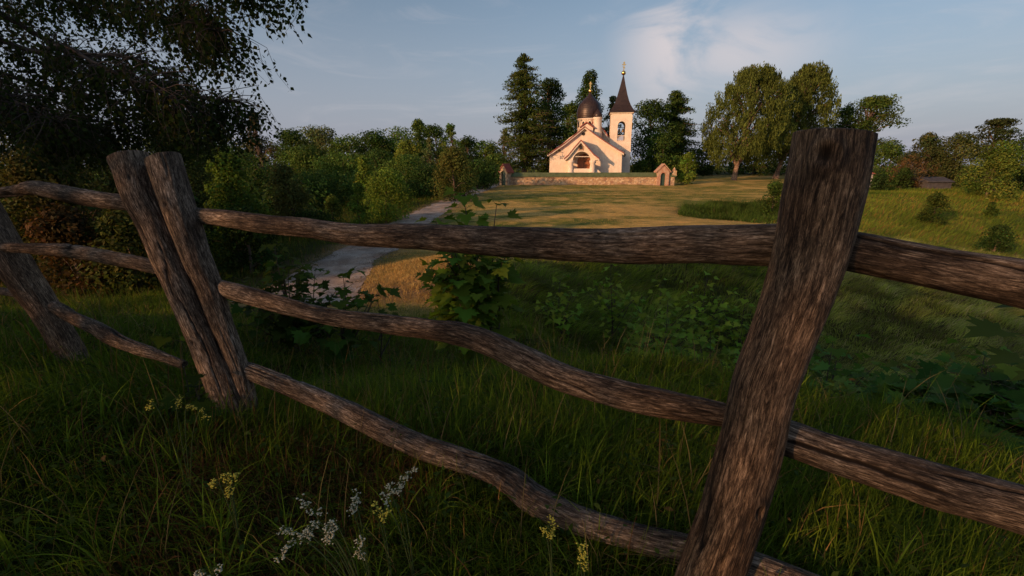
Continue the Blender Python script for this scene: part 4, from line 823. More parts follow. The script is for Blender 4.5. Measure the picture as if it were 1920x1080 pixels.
for k, (lab, px, b, t, d, sd, lf, c) in enumerate(rgt): sap_px('maple_sapling', lab, px, b, t, d*.93, lf*1.12, 430+k, nodes=14, side=sd+12, spread=.75, col=tuple(v*2.3 for v in c))
sap_px('maple_sapling', 'single broad maple leaf sprig left of the split post foot', 345, 730, 640, 2.5, .10, 460, nodes=2, side=0, spread=.5, col=(.06, .12, .012))
sap_px('maple_sapling', 'maple seedling in the grass at the foot of the split post', 375, 760, 705, 2.3, .09, 461, nodes=3, side=1, spread=.5, col=(.035, .07, .012))
def twig_leaves():                     # sprig entering at the right edge close to the lens
    rng = np.random.default_rng(5); b = at(2060, 690, 1.55); root = empty('maple_branch', b, 'dark maple sprig reaching in at the right edge below the upper rail', 'branch')
    ends = [((1815, 618), (-1, .1, -.10), .135), ((1880, 575), (-.9, .3, .05), .12), ((1850, 672), (-1, .1, -.05), .12), ((1925, 600), (-.7, .4, .1), .12), ((1900, 700), (-.9, .2, -.15), .11), ((1960, 650), (-.5, .5, .1), .12)]
    segs = []; P, D, Nr, Sz = [], [], [], []
    for (px, py), d, s in ends:
        e = at(px+70, py+4, 1.5+rng.uniform(-.1, .1)); mid = (e+b)/2+[0, 0, .03]; segs.append((np.stack([b, mid, e]), np.array([.004, .002, .0013]))); P.append(e); D.append(np.array(d, float)); Nr.append(np.array([rng.normal(0, .15), -.02+rng.normal(0, .1), 1.])); Sz.append(s*.85)
    P, D, Nr, Sz = map(np.array, (P, D, Nr, Sz)); n = len(P); V, C = polyleaf(rng, P, D, Nr, Sz, MAPLE, np.tile([[.05, .095, .016]], (n, 1))*rng.uniform(.8, 1.2, (n, 1)), .25)
    mesh_np('leaves', V-b, [np.arange(n*len(MAPLE)).reshape(n, -1)], LEAF_NEAR, root, col=C); Vt, Ft = limb_mesh(segs, 5); mesh_np('stem', Vt-b, [Ft], TWIG, root, smooth=True)
twig_leaves()
def bedstraw(label, base_px, tips, d, seed, m, name, petal=.0036):
    d = d*.84
    """arching stems from the ground to flowering panicles at pixel tips"""
    rng = np.random.default_rng(seed); b = at(base_px[0], base_px[1], d); b[2] = float(GH(b[0], b[1])); root = empty(name, b, label, 'wildflower', 'bedstraw flowers in the grass'); segs, LP, LD = [], [], []; Vs, Fs, nb = [], [], 0
    oc = np.array([(1, 0, 0), (-1, 0, 0), (0, 1, 0), (0, -1, 0), (0, 0, 1), (0, 0, -1)], float); of = np.array([(0, 2, 4), (2, 1, 4), (1, 3, 4), (3, 0, 4), (2, 0, 5), (1, 2, 5), (3, 1, 5), (0, 3, 5)])
    for (px, py, dx, dy, k) in tips:
        t = at(px, py, d*.99); dirv = (at(px+dx, py+dy, d)-at(px, py, d)); q = spline(np.array([b, b*.5+t*.5+[0, 0, .06], t, t+dirv]), 14); segs.append((q, np.linspace(.002, .0008, 14)))
        L_ = np.linalg.norm(dirv)
        for j in range(k):
            u = j/max(1, k-1); c = t+dirv*u; cl = c+rng.normal(0, .006, 3)*(1.2-u); segs.append((np.stack([c-dirv*.1, cl]), np.array([.0008, .0006])))
            for w in range(int(11*(1.25-u*.6))):
                f = cl+rng.normal(0, .0052, 3); s = petal*rng.uniform(.6, 1.2); Vs.append(f+oc*s*np.array([1, 1, .55])); Fs.append(of+nb); nb += 6
        for j in range(3, 12, 2):
            for a in range(5): an = a*1.256+j; LP.append(q[j]); LD.append((cos(an), sin(an), .1))
    LP, LD = np.array(LP), np.array(LD); n = len(LP); V, C = polyleaf(rng, LP, LD, np.tile([[0, 0, 1.]], (n, 1))+rng.normal(0, .2, (n, 3)), rng.uniform(.012, .022, n), [(0, 0), (.1, .4), (0, 1), (-.1, .4)], np.tile([[.05, .09, .018]], (n, 1)), .1)
    mesh_np('leaves', V-b, [np.arange(n*4).reshape(-1, 4)], LEAF_NEAR, root, col=C); Vt, Ft = limb_mesh(segs, 4); mesh_np('stem', Vt-b, [Ft], simple_green, root)
    mesh_np('blossom', np.concatenate(Vs)-b, [np.concatenate(Fs)], m, root)
simple_green = simple('green_stem', (.06, .09, .02), .7)
bedstraw('large white flowering bedstraw leaning over at the bottom centre', (690, 1060), [(560, 1010, -38, 38, 6), (590, 985, -25, 22, 5), (625, 975, -12, 30, 5), (580, 1000, 12, -20, 4), (590, 965, -22, -30, 5), (545, 992, -20, 6, 4), (612, 990, 8, 20, 4), (620, 1000, -8, 18, 4)], 1.45, 1, WHITEF, 'white_bedstraw')
bedstraw('upright white bedstraw spike below the lower rail', (690, 1010), [(662, 955, 6, -32, 5), (668, 945, -4, 12, 3)], 1.55, 2, WHITEF, 'white_bedstraw')
bedstraw('cream bedstraw spray nearest the lower rail', (770, 960), [(720, 935, 12, -28, 5), (750, 905, 28, -24, 6), (735, 925, 18, -10, 4)], 1.6, 3, WHITEF, 'white_bedstraw')
bedstraw('yellow white bedstraw between the cream spray and the white one', (730, 1010), [(705, 950, 12, 18, 5), (715, 962, 5, 14, 3)], 1.55, 4, YELF, 'yellow_bedstraw')
bedstraw('bright yellow bedstraw cluster at the left of the white flowers', (440, 960), [(408, 905, -16, 4, 5), (422, 895, 6, -6, 4), (434, 900, 10, -8, 4), (432, 915, -4, 12, 4)], 1.75, 5, YELF, 'yellow_bedstraw')
bedstraw('yellow bedstraw spike in front of the lower rail', (1040, 1050), [(1025, 1000, 10, -26, 6), (1030, 990, 2, 14, 4)], 1.5, 6, YELF, 'yellow_bedstraw')
bedstraw('pale yellow bedstraw close to the bottom edge right of the middle', (1100, 1100), [(1088, 1050, 6, -30, 6), (1095, 1045, 4, 20, 4)], 1.4, 7, YELF, 'yellow_bedstraw')
bedstraw('faint yellow bedstraw right of the split post foot', (330, 800), [(290, 758, -14, 6, 4), (330, 752, 10, -6, 4), (350, 760, 16, 6, 4), (375, 770, 14, 12, 3)], 2.0, 8, YELF, 'yellow_bedstraw', .003)
bedstraw('small white bedstraw low right of the large white one', (700, 1075), [(672, 1030, 4, 14, 4), (676, 1018, 2, -8, 3)], 1.45, 9, WHITEF, 'white_bedstraw')
bedstraw('white bedstraw at the bottom edge left of the large one', (400, 1110), [(385, 1070, -14, 4, 3), (400, 1068, 10, -4, 3)], 1.4, 10, WHITEF, 'white_bedstraw')
def broad_weeds():                    # small broad leaves between the grass
    rng = np.random.default_rng(66); P = scatter(rng, 2300, -4.5, 4.5, .5, 5.0); n0 = len(P); k = 6; c0 = np.repeat(P, k, 0); n = len(c0); a = rng.uniform(0, 6.3, n); h = rng.uniform(.03, .2, n)
    PP = c0+np.stack([.02*np.cos(a), .02*np.sin(a), h], 1); D = np.stack([np.cos(a), np.sin(a), rng.uniform(-.3, .5, n)], 1)
    V, C = polyleaf(rng, PP, D, np.tile([[0, 0, 1.]], (n, 1))+rng.normal(0, .35, (n, 3)), rng.uniform(.012, .034, n), [(0, 0), (.2, .25), (.26, .5), (.12, .85), (0, 1.1), (-.12, .85), (-.26, .5), (-.2, .25)], blade_cols(rng, n, (.03, .06, .012), (.08, .12, .02), (.12, .08, .03), .05), .3)
    tag(mesh_np('low_herbs', V, [np.arange(n*8).reshape(-1, 8)], LEAF_NEAR, col=C), 'small broad leaved herbs growing between the grass blades', 'herbs', kind='stuff')
broad_weeds()

# ---------------------------------------------------------------- church
YF = 77.0                                   # distance of the facade
def FX(px, y=YF, py=300): return float(at_y(px, py, y)[0])
def FZ(py, y=YF): return float(at_y(960, py, y)[2])
CHR = math.atan(12.2/77)
def FX(px, y=YF, py=300): return float(at_y(px, py, y)[0])-(y-YF)*tan(CHR)   # columns measured on the turned church
ch = empty('church', (FX(1097), YF, -2.75), 'small cream plastered church with red edged gables, onion dome and tall bell tower', 'church'); O = np.array(ch.location)
def loc(mb):
    mb.v = [(x-O[0], y-O[1], z-O[2]) for x, y, z in mb.v]; return mb
def part(name, mb, m, parent=None, smooth=False): return loc(mb).obj(name, m, parent or ch, smooth)
def arch(cx, z0, zs, w, n=14):              # outline of an arched opening: sill z0, springing zs, half width w
    return [(cx-w, z0), (cx+w, z0)]+[(cx+w*cos(t), zs+w*1.05*sin(t)) for t in np.linspace(0, pi, n)]
def plate_with_hole(mb, outer_l, outer_r, hole, y0, y1):
    """outer_l/outer_r/hole: matched point lists (left outline, right outline share the hole)"""
    n = len(hole); vs = [(x, y0, z) for x, z in outer_l]+[(x, y0, z) for x, z in hole]; fs = [(i, (i+1) % n, n+(i+1) % n, n+i) for i in range(n)]
    vb = [(x, y1, z) for x, z in outer_l]+[(x, y1, z) for x, z in hole]; m = len(vs)
    fb = [(m+(i+1) % n, m+i, m+n+i, m+n+(i+1) % n) for i in range(n)]; fi = [(n+i, n+(i+1) % n, m+n+(i+1) % n, m+n+i) for i in range(n)]; fo = [((i+1) % n, i, m+i, m+(i+1) % n) for i in range(n)]
    mb.add(vs+vb, fs+fb+fi+fo)
xl, xr, xa = FX(1031), FX(1164), FX(1096.5, YF, 237); zb, ze, za = -3.2, FZ(290), FZ(240)
nave_len = 17
mb = MB(); mb.prism([(xl-.12, zb), (xr+.12, zb), (xr, ze), (xa+2.4, FZ(258)), (xa, za), (xa-2.4, FZ(258)), (xl, ze)], YF, YF+nave_len); part('wall', mb, PLASTER)
# roof: gently flared, red sheet with white verge under it
def roofline(px, dz=0, grow=0): return None
rp = [(1026.5, 290), (1034, 286), (1060, 268), (1080, 252), (1096.5, 238.5), (1113, 252), (1134, 267), (1158, 282.5), (1168, 288)]
RX = [(FX(a, YF, b), FZ(b)) for a, b in rp]
th = .13
mb = MB(); mb.prism([(x, z-.02) for x, z in RX]+[(x, z+th) for x, z in RX[::-1]], YF-.75, YF+nave_len+.3); part('roof', mb, RED)
mb = MB(); mb.prism([(x+(.06 if i == 0 else -.06 if i == len(RX)-1 else 0), z-.27) for i, (x, z) in enumerate(RX)]+[(x, z-.023) for x, z in RX[::-1]], YF-.62, YF-.48); part('verge_board', mb, FASCIA)
mb = MB(); mb.prism([(x, z-.25) for x, z in RX]+[(x, z-.024) for x, z in RX[::-1]], YF-.477, YF+nave_len-.2); part('soffit', mb, FASCIA)
def disc(cx, cz, r, y0, y1, mb=None): return (mb or MB()).prism([(cx+r*cos(t), cz+r*sin(t)) for t in np.linspace(0, 2*pi, 20, endpoint=False)], y0, y1)
w_ = part('window', disc(FX(1094, YF, 251), FZ(251), .36, YF-.03, YF+.1), PLASTER); loc(disc(FX(1094, YF, 251), FZ(251), .27, YF-.06, YF-.031)).obj('pane', DARKM, w_)
# transept (cross gable) behind, and kokoshnik gable at the drum's foot
ty = YF+5.5; mb = MB(); tz = FZ(262, ty); tx0, tx1 = FX(1078, ty, 262), FX(1153, ty, 262)
mb.prism([(tx0, -3), (tx1, -3), (tx1, FZ(272, ty)), ((tx0+tx1)/2, FZ(228, ty)), (tx0, FZ(272, ty))], ty, ty+5.5); tr = part('transept', mb, PLASTER)
sl_ = [(tx0-.5, FZ(275, ty)), ((tx0+tx1)/2, FZ(225, ty)), (tx1-1.0, FZ(262, ty)), (tx1+.35, FZ(267, ty))]
mb = MB(); mb.prism([(x, z) for x, z in sl_]+[(x, z+.22) for x, z in sl_[::-1]], ty-.6, ty+6); loc(mb).obj('roof', RED, tr)
mb = MB(); mb.prism([(x, z-.4) for x, z in sl_]+[(x, z-.003) for x, z in sl_[::-1]], ty-.5, ty-.3); loc(mb).obj('verge_board', FASCIA, tr)
ky = YF+3.6; mb = MB(); kx, kz = FX(1100, ky, 231), FZ(231, ky)
mb.prism([(kx-.9, kz-3.0), (kx+1.1, kz-3.0), (kx+1.1, kz-.75), (kx, kz), (kx-.9, kz-.6)], ky, ky+1.5); kk = part('small_gable', mb, PLASTER)
mb = MB(); ks = [(kx-1.1, kz-.7), (kx, kz+.06), (kx+1.3, kz-.85)]; mb.prism(ks+[(x, z+.18) for x, z in ks[::-1]], ky-.25, ky+1.5); loc(mb).obj('roof', RED, kk)
# drum and onion dome
dy = YF+7.2; dc = (FX(1105, dy, 210), dy, 0); dr = (FX(1128, dy)-FX(1085, dy))/2
mb = MB(); z0, z1 = FZ(262, dy), FZ(224, dy); mb.lathe(dc, [(dr*.98, z0), (dr*.97, z1-.15), (dr*1.03, z1-.1), (dr*1.03, z1+.05)], 40); drum = part('drum', mb, PLASTER, smooth=True)
for a in (-2.05, -1.5, -.95, -2.6):
    c_ = (dc[0]+dr*.985*cos(a), dc[1]+dr*.985*sin(a)); nx_, ny_ = cos(a), sin(a); tx_, ty_ = -ny_, nx_
    o2 = arch(0, FZ(240, dy), FZ(232, dy), .22, 8); vs = [(c_[0]+tx_*x+nx_*.03, c_[1]+ty_*x+ny_*.03, z) for x, z in o2]; vs2 = [(v[0]-nx_*.3, v[1]-ny_*.3, v[2]) for v in vs]; n_ = len(vs)
    mb = MB(); mb.add(vs+vs2, [tuple(range(n_)), tuple(range(2*n_-1, n_-1, -1))]+[(i, n_+i, n_+(i+1) % n_, (i+1) % n_) for i in range(n_)]); loc(mb).obj('window', DARKM, drum)
    o3 = arch(0, FZ(241, dy), FZ(232, dy), .36, 10); vs = [(c_[0]+tx_*x+nx_*.012, c_[1]+ty_*x+ny_*.012, z) for x, z in o3]; n_ = len(vs); vs2 = [(v[0]-nx_*.3, v[1]-ny_*.3, v[2]) for v in vs]
    mb = MB(); mb.add(vs+vs2, [tuple(range(n_)), tuple(range(2*n_-1, n_-1, -1))]+[(i, n_+i, n_+(i+1) % n_, (i+1) % n_) for i in range(n_)]); loc(mb).obj('window_frame', PLASTER, drum)
zt = z1+.05; hd = FZ(173, dy)-zt
prof = [(1.0, 0), (1.02, .02), (1.04, .10), (1.05, .20), (1.03, .32), (.96, .44), (.86, .56), (.66, .67), (.46, .76), (.28, .84), (.16, .91), (.09, .97), (.06, 1.0)]
pr = spline(np.array(prof), 40); mb = MB(); mb.lathe(dc, [(r*dr, zt+h*hd) for r, h in pr], 48); dome = part('onion_dome', mb, DOME, smooth=True)
def cross(px, top, bot, y, parent, s):
    x = px; z1_, z0_ = FZ(top, y), FZ(bot, y); h = z1_-z0_; mb = MB(); t = .065*s
    mb.box((x-t, y-t, z0_), (x+t, y+t, z1_)); mb.box((x-h*.20, y-t*.9, z0_+h*.66), (x+h*.20, y+t*.9, z0_+h*.66+t*2)); mb.box((x-h*.10, y-t*.9, z0_+h*.83), (x+h*.10, y+t*.9, z0_+h*.83+t*2))
    mb.prism([(x-h*.13, z0_+h*.44), (x+h*.13, z0_+h*.34), (x+h*.13, z0_+h*.34+t*2), (x-h*.13, z0_+h*.44+t*2)], y-t*.8, y+t*.8)
    o = loc(mb).obj('cross', GOLD, parent); return o
mb = MB(); rb = .34; mb.lathe(dc, [(.05, FZ(176, dy))]+[(rb*sin(t), FZ(170.5, dy)-rb*cos(t)) for t in np.linspace(.25, pi-.1, 10)], 20); loc(mb).obj('gold_ball', GOLD, dome, True)
cross(dc[0], 153.5, 168, dy, dome, 1.15)
# turret in front of the drum
yy = YF+4.6; tc_ = (FX(1120, yy, 230), yy, 0); r_ = (FX(1128.5, yy)-FX(1112.5, yy))/2
mb = MB(); mb.lathe(tc_, [(r_*1.15, FZ(264, yy)), (r_*1.15, FZ(248, yy)), (r_*.92, FZ(244, yy)), (r_*.95, FZ(224, yy)), (r_*1.06, FZ(222, yy)), (r_*1.06, FZ(220.5, yy))], 24); tur = part('turret', mb, PLASTER, smooth=True)
zt = FZ(220.5, yy); hd = FZ(204, yy)-zt; mb = MB(); mb.lathe(tc_, [(r_*a*.98, zt+b*hd) for a, b in [(1.02, 0), (1.05, .15), (.95, .4), (.7, .6), (.4, .76), (.18, .88), (.07, 1)]], 24); loc(mb).obj('turret_dome', DOME, tur, True)
# bell tower
by = YF+3.2; bx0, bx1 = FX(1145, by, 215), FX(1184, by, 215); bd = bx1-bx0; bz1 = FZ(214, by); cxb = (bx0+bx1)/2
acx = FX(1163.5, by, 245); aw = (FX(1170, by)-FX(1156.5, by))/2; az0, azs = FZ(265, by), FZ(236, by)
def tower_ring(z0, z1, t0=0, t1=0):
    mb = MB(); w = .38
    for (a, b) in (((bx0-t0, by-t0, z0), (bx1+t0, by+w, z1)), ((bx0-t0, by+bd-w, z0), (bx1+t0, by+bd+t0, z1)), ((bx0-t0, by+w, z0), (bx0+w, by+bd-w, z1)), ((bx1-w, by+w, z0), (bx1+t0, by+bd-w, z1))): mb.box(a, b)
    return mb
mb = MB(); mb.add([(bx0-.15, by-.15, -3.3), (bx1+.15, by-.15, -3.3), (bx1+.15, by+bd+.15, -3.3), (bx0-.15, by+bd+.15, -3.3), (bx0, by, az0), (bx1, by, az0), (bx1, by+bd, az0), (bx0, by+bd, az0)], [(0, 3, 2, 1), (4, 5, 6, 7), (0, 1, 5, 4), (1, 2, 6, 5), (2, 3, 7, 6), (3, 0, 4, 7)])
hole = arch(acx, az0+.002, azs, aw, 16)
def face_outer():
    o = []
    for (x, z) in hole:
        if z <= az0+.01: o.append((bx0 if x < acx else bx1, az0+.001))
        else:
            t = math.atan2(z-azs, x-acx)
            o.append((bx1, azs+ (bz1-azs)*max(0, min(1, (t)/(pi/4)))) if t < pi/4 else ((bx0, azs+(bz1-azs)*max(0, min(1, (pi-t)/(pi/4)))) if t > 3*pi/4 else (bx1-(bx1-bx0)*(t-pi/4)/(pi/2), bz1)))
    return o
fo_ = face_outer(); plate_with_hole(mb, fo_, None, hole, by, by+.38); plate_with_hole(mb, fo_, None, hole, by+bd-.38, by+bd)
def rot_side(xs):                 # the same arched plates for the side faces
    m2 = MB(); plate_with_hole(m2, [(x-cxb, z) for x, z in fo_], None, [(x-cxb, z) for x, z in hole], 0, .38); cyb = by+bd/2
    mb.add([(xs+(v[1] if xs < cxb else -v[1]), cyb+v[0]*.79, v[2]) for v in m2.v], [f[::-1] for f in m2.f])
rot_side(bx0+.001); rot_side(bx1-.001)
mb.box((bx0+.2, by+.2, bz1-.02), (bx1-.2, by+bd-.2, bz1+.1))
tw = part('bell_tower', mb, PLASTER)
mb = MB(); mb.box((bx0-.14, by-.14, bz1), (bx1+.14, by+bd+.14, bz1+.22)); loc(mb).obj('cornice', FASCIA, tw)
zs0, zs1 = bz1+.22, FZ(143.5, by+bd/2); hs = zs1-zs0
mb = MB(); rr0 = (bd/2+.42)*math.sqrt(2); sp = [(1, 0), (.98, .015), (.80, .09), (.64, .19), (.50, .31), (.36, .48), (.20, .72), (.035, 1.0)]
mb.lathe((cxb, by+bd/2, 0), [(rr0*a, zs0+b*hs) for a, b in sp], 4, pi/4); loc(mb).obj('spire', DOME, tw)
mb = MB(); yb_ = by+bd/2; mb.lathe((cxb, yb_, 0), [(.03, FZ(144, yb_))]+[(.36*sin(t), FZ(139, yb_)-.36*cos(t)) for t in np.linspace(.25, pi-.1, 10)], 20); loc(mb).obj('gold_ball', GOLD, tw, True)
cross(cxb, 118, 136.5, yb_, tw, 1.05)
mb = MB(); zr = FZ(255, by); mb.box((acx-aw, by+.08, zr-.06), (acx+aw, by+.18, zr+.06)); mb.box((acx-aw, by+.08, az0+.03), (acx+aw, by+.18, az0+.12))
for k in range(9): x = acx-aw+.08+k*(2*aw-.16)/8; mb.box((x-.022, by+.10, az0+.12), (x+.022, by+.17, zr-.06))
loc(mb).obj('balustrade', BALU, tw)
mb = MB(); mb.box((acx-aw, by+.5, FZ(240, by)), (acx+aw, by+.62, FZ(239, by))); loc(mb).obj('bell_beam', DARKM, tw)
for k, (bx_, r_) in enumerate(((acx-.32, .26), (acx+.28, .30))):
    mb = MB(); zt = FZ(241, by); mb.lathe((bx_, by+.56, zt-r_*2.1), [(r_, 0), (r_*.85, r_*.35), (r_*.6, r_*1.1), (r_*.45, r_*1.7), (r_*.1, r_*2.05)], 16); loc(mb).obj('bell', BRONZE, tw, True)
mb = MB(); mb.box((bx0+.4, by+.4, az0-.05), (bx1-.4, by+bd-.4, az0+.03)); loc(mb).obj('belfry_floor', DARKM, tw)
# porch
pj = 2.4; py0 = YF-pj; g = lambda a, b: (FX(a, py0, b or 300), FZ(b, py0))
pax, paz = g(1089.5, 264); pl, pr_ = g(1058, 299), g(1123, 299)
pcx = g(1090.5, 300)[0]; pw = (g(1107, 0)[0]-g(1074, 0)[0])/2; psz = g(0, 302)[1]; pfloor = g(0, 316)[1]
wl_, wr_ = g(1066, 0)[0], g(1116, 0)[0]
hole = arch(pcx, pfloor, psz, pw, 18); outer = []
for (x, z) in hole:
    if z <= pfloor+.001: outer.append((wl_ if x < pcx else wr_, pfloor-.001)); continue
    t = math.atan2(z-psz, x-pcx); ze_ = g(0, 294)[1]; zap = paz-.22
    if t < .5: outer.append((wr_, psz+(ze_-psz)*t/.5))
    elif t > pi-.5: outer.append((wl_, psz+(ze_-psz)*(pi-t)/.5))
    elif t < pi/2: u = (t-.5)/(pi/2-.5); outer.append((wr_+(pax-wr_)*u, ze_+(zap-ze_)*u))
    else: u = (pi-.5-t)/(pi/2-.5); outer.append((wl_+(pax-wl_)*u, ze_+(zap-ze_)*u))
mb = MB(); plate_with_hole(mb, outer, None, hole, py0, py0+.5); mb.box((wl_, py0+.003, -3.3), (wr_, py0+.497, pfloor-.003)); mb.box((wr_-.35, py0+.5, -3.3), (wr_, YF-.001, pfloor+.6)); mb.box((wl_, py0+.5, -3.3), (wl_+.35, YF-.001, pfloor+.6))
mb.box((wl_+.35, py0+.5, -3.3), (wr_-.35, YF-.001, pfloor-.05))
por = part('porch', mb, PLASTER)
mb = MB(); PR = [(pl[0], pl[1]), g(1066, 292), g(1078, 277), (pax, paz), g(1101, 277), g(1113, 291), (pr_[0], pr_[1])]
mb.prism([(x, z) for x, z in PR]+[(x, z+.2) for x, z in PR[::-1]], py0-.55, YF-.002); loc(mb).obj('roof', RED, por)
mb = MB(); mb.prism([(x, z-.3) for x, z in PR]+[(x, z-.003) for x, z in PR[::-1]], py0-.47, py0-.36); loc(mb).obj('verge_board', FASCIA, por)
mb = MB(); mb.prism([(x, z-.12) for x, z in PR]+[(x, z-.004) for x, z in PR[::-1]], py0-.357, YF-.004); loc(mb).obj('soffit', FASCIA, por)
for cx_ in (g(1070.5, 0)[0], g(1111.5, 0)[0]):
    mb = MB(); zt = psz+.1; z0_ = -3.2; hh = zt-z0_; mb.lathe((cx_, py0+.05, 0), [(.50, z0_), (.50, z0_+hh*.55), (.42, z0_+hh*.60), (.46, z0_+hh*.72), (.40, z0_+hh*.86), (.52, z0_+hh*.92), (.55, zt)], 20); loc(mb).obj('column', PLASTER, por, True)
mb = MB(); mb.box((pcx-pw, py0+.22, psz+pw*.45), (pcx+pw, py0+.30, psz+pw*.45+.10)); loc(mb).obj('tie_beam', FASCIA, por)
mb = MB(); ix, iz = g(1089.5, 276); mb.box((ix-.42, py0-.07, iz-.5), (ix+.42, py0-.002, iz+.42)); ic = loc(mb).obj('icon_frame', BRICK, por); mb = MB(); mb.box((ix-.25, py0-.10, iz-.33), (ix+.25, py0-.072, iz+.27)); loc(mb).obj('icon', DARKM, ic)
dcx = FX(1095, YF); dw = (FX(1107, YF)-FX(1083, YF))/2; dz0 = FZ(316, YF); mb = MB(); mb.prism(arch(dcx, dz0, FZ(302, YF), dw, 16), YF-.12, YF-.005); dr_ = part('door', mb, DOOR)
mb = MB(); mb.box((dcx-.025, YF-.15, dz0), (dcx+.025, YF-.121, FZ(292, YF)))
for k in range(3): mb.box((dcx+.06, YF-.14, dz0+.4+k*.7), (dcx+dw-.15, YF-.121, dz0+.46+k*.7))
loc(mb).obj('iron_strap', DARKM, dr_)
mb = MB(); sx = wr_; mb.prism([(sx+.002, -3.3), (sx+2.9, -3.3), (sx+2.7, -2.7), (sx+.002, pfloor+.25)], py0+.3, py0+.75); part('stair_parapet', mb, PLASTER)
mb = MB()
for k in range(6): mb.box((sx+.004, py0+.76, -3.3), (sx+2.7-k*.42, YF-.3, -3.0+k*.17))
part('steps', mb, FASCIA)
mb = MB(); lx, lz = FX(1167.5, YF), FZ(290, YF); mb.tube([(xr, YF+.4, lz+.7), (lx+.1, YF+.3, lz+.5), (lx+.1, YF+.3, lz+.1)], [.04, .04, .04], 6); mb.lathe((lx+.1, YF+.3, lz-.35), [(.08, 0), (.17, .1), (.2, .4), (.05, .55)], 8); part('lantern', mb, DARKM)

ch.rotation_euler.z = -CHR
def FX(px, y=YF, py=300): return float(at_y(px, py, y)[0])
# ---------------------------------------------------------------- churchyard wall with its gateways
YW = 71.5
wx0, wx1 = FX(948, YW), FX(1268, YW); wall = empty('churchyard_wall', (wx0, YW, -2.95), 'low rubble stone wall with a green coping and two small gabled gateways before the church', 'wall'); O = np.array(wall.location)
gz = lambda x: float(GH(x, YW))
r1, r2 = FX(1233.5, YW), FX(1256, YW); zc = FZ(331, YW)
def wallrun(x0, x1, mb, t=.55, n=40):
    xs = np.linspace(x0, x1, n); jit = .05*n2(xs, xs*0, 1.3, 70)
    for a, b, j in zip(xs[:-1], xs[1:], jit): pass
    vs = []; fs = []
    for k, x in enumerate(xs):
        for (y, z) in ((YW+jit[k], -3.6), (YW+jit[k]*.6, zc), (YW+t, zc), (YW+t, -3.6)): vs.append((x, y, z))
    for k in range(n-1):
        for q in range(4): fs.append((4*k+q, 4*k+4+q, 4*k+4+(q+1) % 4, 4*k+(q+1) % 4))
    fs += [(0, 1, 2, 3), tuple(4*(n-1)+q for q in (3, 2, 1, 0))]; mb.add(vs, fs)
mb = MB(); wallrun(wx0+.02, r1+.1, mb); wallrun(r2-.1, wx1, mb, n=8); part('stone_wall', mb, STONE, wall)
mb = MB(); mb.prism([(0, 0), (1, 0), (1, 1), (0, 1)], 0, 1); mb = MB()
def coping(x0, x1):
    z0, z1 = zc, FZ(323.5, YW); vs = [(x, y, z) for x in (x0, x1) for (y, z) in ((YW-.22, z0-.04), (YW-.20, z0+.06), (YW+.28, z1), (YW+.76, z0+.06), (YW+.78, z0-.04))]
    mb.add(vs, [(0, 1, 2, 3, 4), (9, 8, 7, 6, 5)]+[(k, k+5, (k+1) % 5+5, (k+1) % 5) for k in range(5)])
coping(wx0+.1, r1+.05); coping(r2-.05, wx1+.12); part('coping', mb, GREENP, wall)
mb = MB(); ex = FX(1267, YW); mb.box((ex-.3, YW-.1, zc), (ex+.3, YW+.6, FZ(320, YW))); mb.lathe((ex, YW+.25, FZ(320, YW)), [(.35, 0), (.12, .35), (.03, .5)], 8); part('end_pier', mb, STONE, wall)
def gateway(x0, x1, top, spring, door_m, yg, depth, roof_m, doorw, dtop, rot=0, body_m=None):
    body_m = body_m or BRICK
    def turn(mb):
        px_, py_ = (x0+x1)/2, yg; c, s_ = cos(rot), sin(rot); mb.v = [(px_+(x-px_)*c-(y-py_)*s_, py_+(x-px_)*s_+(y-py_)*c, z) for x, y, z in mb.v]; return mb
    cx = (x0+x1)/2; z1 = FZ(top, yg); zs = FZ(spring, yg); mb = MB(); dz = FZ(dtop, yg); w = doorw/2
    hole = arch(cx, -3.3, dz-w*1.05, w, 12); outer = []
    for (x, z) in hole:
        if z <= -3.2: outer.append((x0 if x < cx else x1, -3.301)); continue
        t = math.atan2(z-(dz-w*1.05), x-cx)
        if t < .6: outer.append((x1, -2.4+(zs+2.4)*t/.6))
        elif t > pi-.6: outer.append((x0, -2.4+(zs+2.4)*(pi-t)/.6))
        elif t <= pi/2: u = (t-.6)/(pi/2-.6); outer.append((x1+(cx-x1)*u, zs+(z1-zs)*u))
        else: u = (pi-.6-t)/(pi/2-.6); outer.append((x0+(cx-x0)*u, zs+(z1-zs)*u))
    plate_with_hole(mb, outer, None, hole, yg, yg+depth); gw = part('gateway', turn(mb), body_m, wall)
    RR = [(x0-.22, zs-.12), (cx, z1+.06), (x1+.22, zs-.12)]; mb = MB(); mb.prism(RR+[(x, z+.17) for x, z in RR[::-1]], yg-.12, yg+depth+.15); part('x', turn(mb), roof_m, gw).name = 'roof'
    mb = MB(); mb.prism(arch(cx, -3.25, dz-w*1.05-.02, w-.02, 12), yg+.3, yg+.36); o = part('x', turn(mb), door_m, gw); o.name = 'door'
gateway(r1, r2, 309.5, 322, GREEND, YW-.35, 1.1, BRICK, FX(1249, YW)-FX(1239.5, YW), 324)
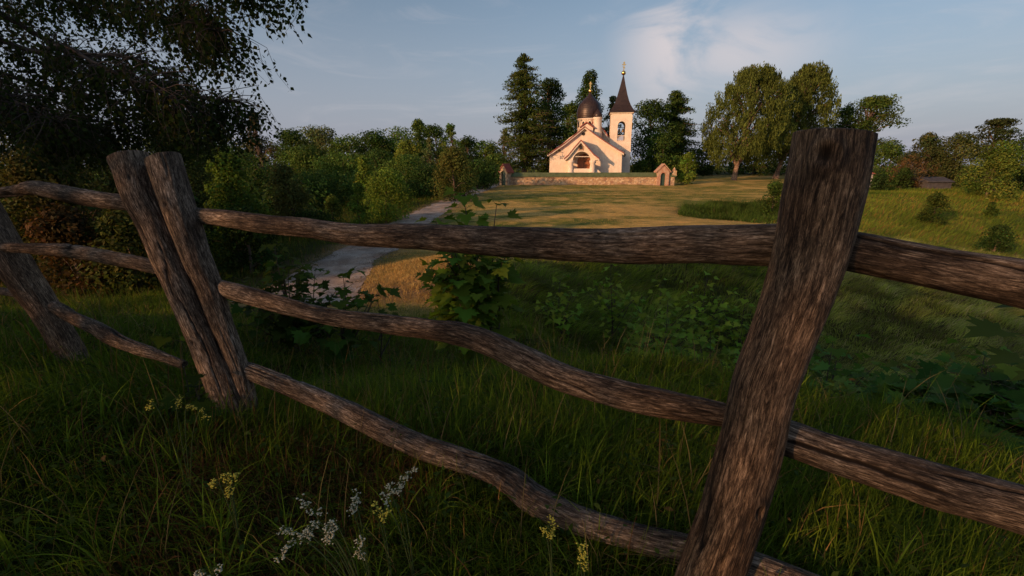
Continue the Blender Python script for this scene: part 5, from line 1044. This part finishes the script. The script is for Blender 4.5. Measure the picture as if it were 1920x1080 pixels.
gl0, gl1 = FX(935.5, YW), FX(952, YW); gateway(gl0, gl1, 309.5, 323, GREEND, YW-.9, 1.7, RED, FX(948, YW)-FX(939, YW), 320, -.5, STONE)

# ---------------------------------------------------------------- far small buildings on the right
ys = 60; shed = empty('shed', (FX(1772, ys), ys, GH(FX(1772, ys), ys)), 'long low shed with a dark grey roof under the willows', 'shed'); O = np.array(shed.location)
x0, x1 = FX(1748, ys), FX(1797, ys); z0, z1, z2 = FZ(346, ys), FZ(340, ys), FZ(332, ys)
mb = MB(); mb.box((x0+.1, ys, z0-.6), (x1-.1, ys+3, z1)); part('wall', mb, GREYR, shed)
mb = MB(); mb.add([(x0, ys-.3, z1-.02), (x1, ys-.3, z1-.02), (x1, ys+1.5, z2), (x0, ys+1.5, z2), (x0, ys+3.3, z1-.02), (x1, ys+3.3, z1-.02), (x0, ys-.3, z1-.1), (x1, ys-.3, z1-.1), (x0, ys+3.3, z1-.1), (x1, ys+3.3, z1-.1)], [(0, 1, 2, 3), (3, 2, 5, 4), (0, 6, 7, 1), (6, 8, 9, 7), (4, 5, 9, 8), (0, 3, 4, 8, 6), (1, 7, 9, 5, 2)]); part('roof', mb, GREYR, shed)
yh = 64; house = empty('cottage', (FX(1630, yh), yh, GH(FX(1630, yh), yh)), 'cottage with a bright orange red roof peeping out right of the fence post', 'house'); O = np.array(house.location)
x0, x1 = FX(1618, yh), FX(1645, yh); z1, z2 = FZ(326, yh), FZ(319, yh); mb = MB(); mb.box((x0+.15, yh, -4), (x1-.15, yh+3, z1)); part('wall', mb, PALEW, house)
mb = MB(); mb.add([(x0, yh-.3, z1), (x1, yh-.3, z1), (x1, yh+1.5, z2), (x0, yh+1.5, z2), (x0, yh+3.3, z1), (x1, yh+3.3, z1)], [(0, 1, 2, 3), (3, 2, 5, 4), (0, 3, 4), (1, 5, 2), (0, 4, 5, 1)]); part('roof', mb, ORANGE, house)
SC.cycles.max_bounces = 6; SC.cycles.diffuse_bounces = 3; SC.cycles.transmission_bounces = 3; SC.cycles.glossy_bounces = 2; SC.cycles.use_denoising = True
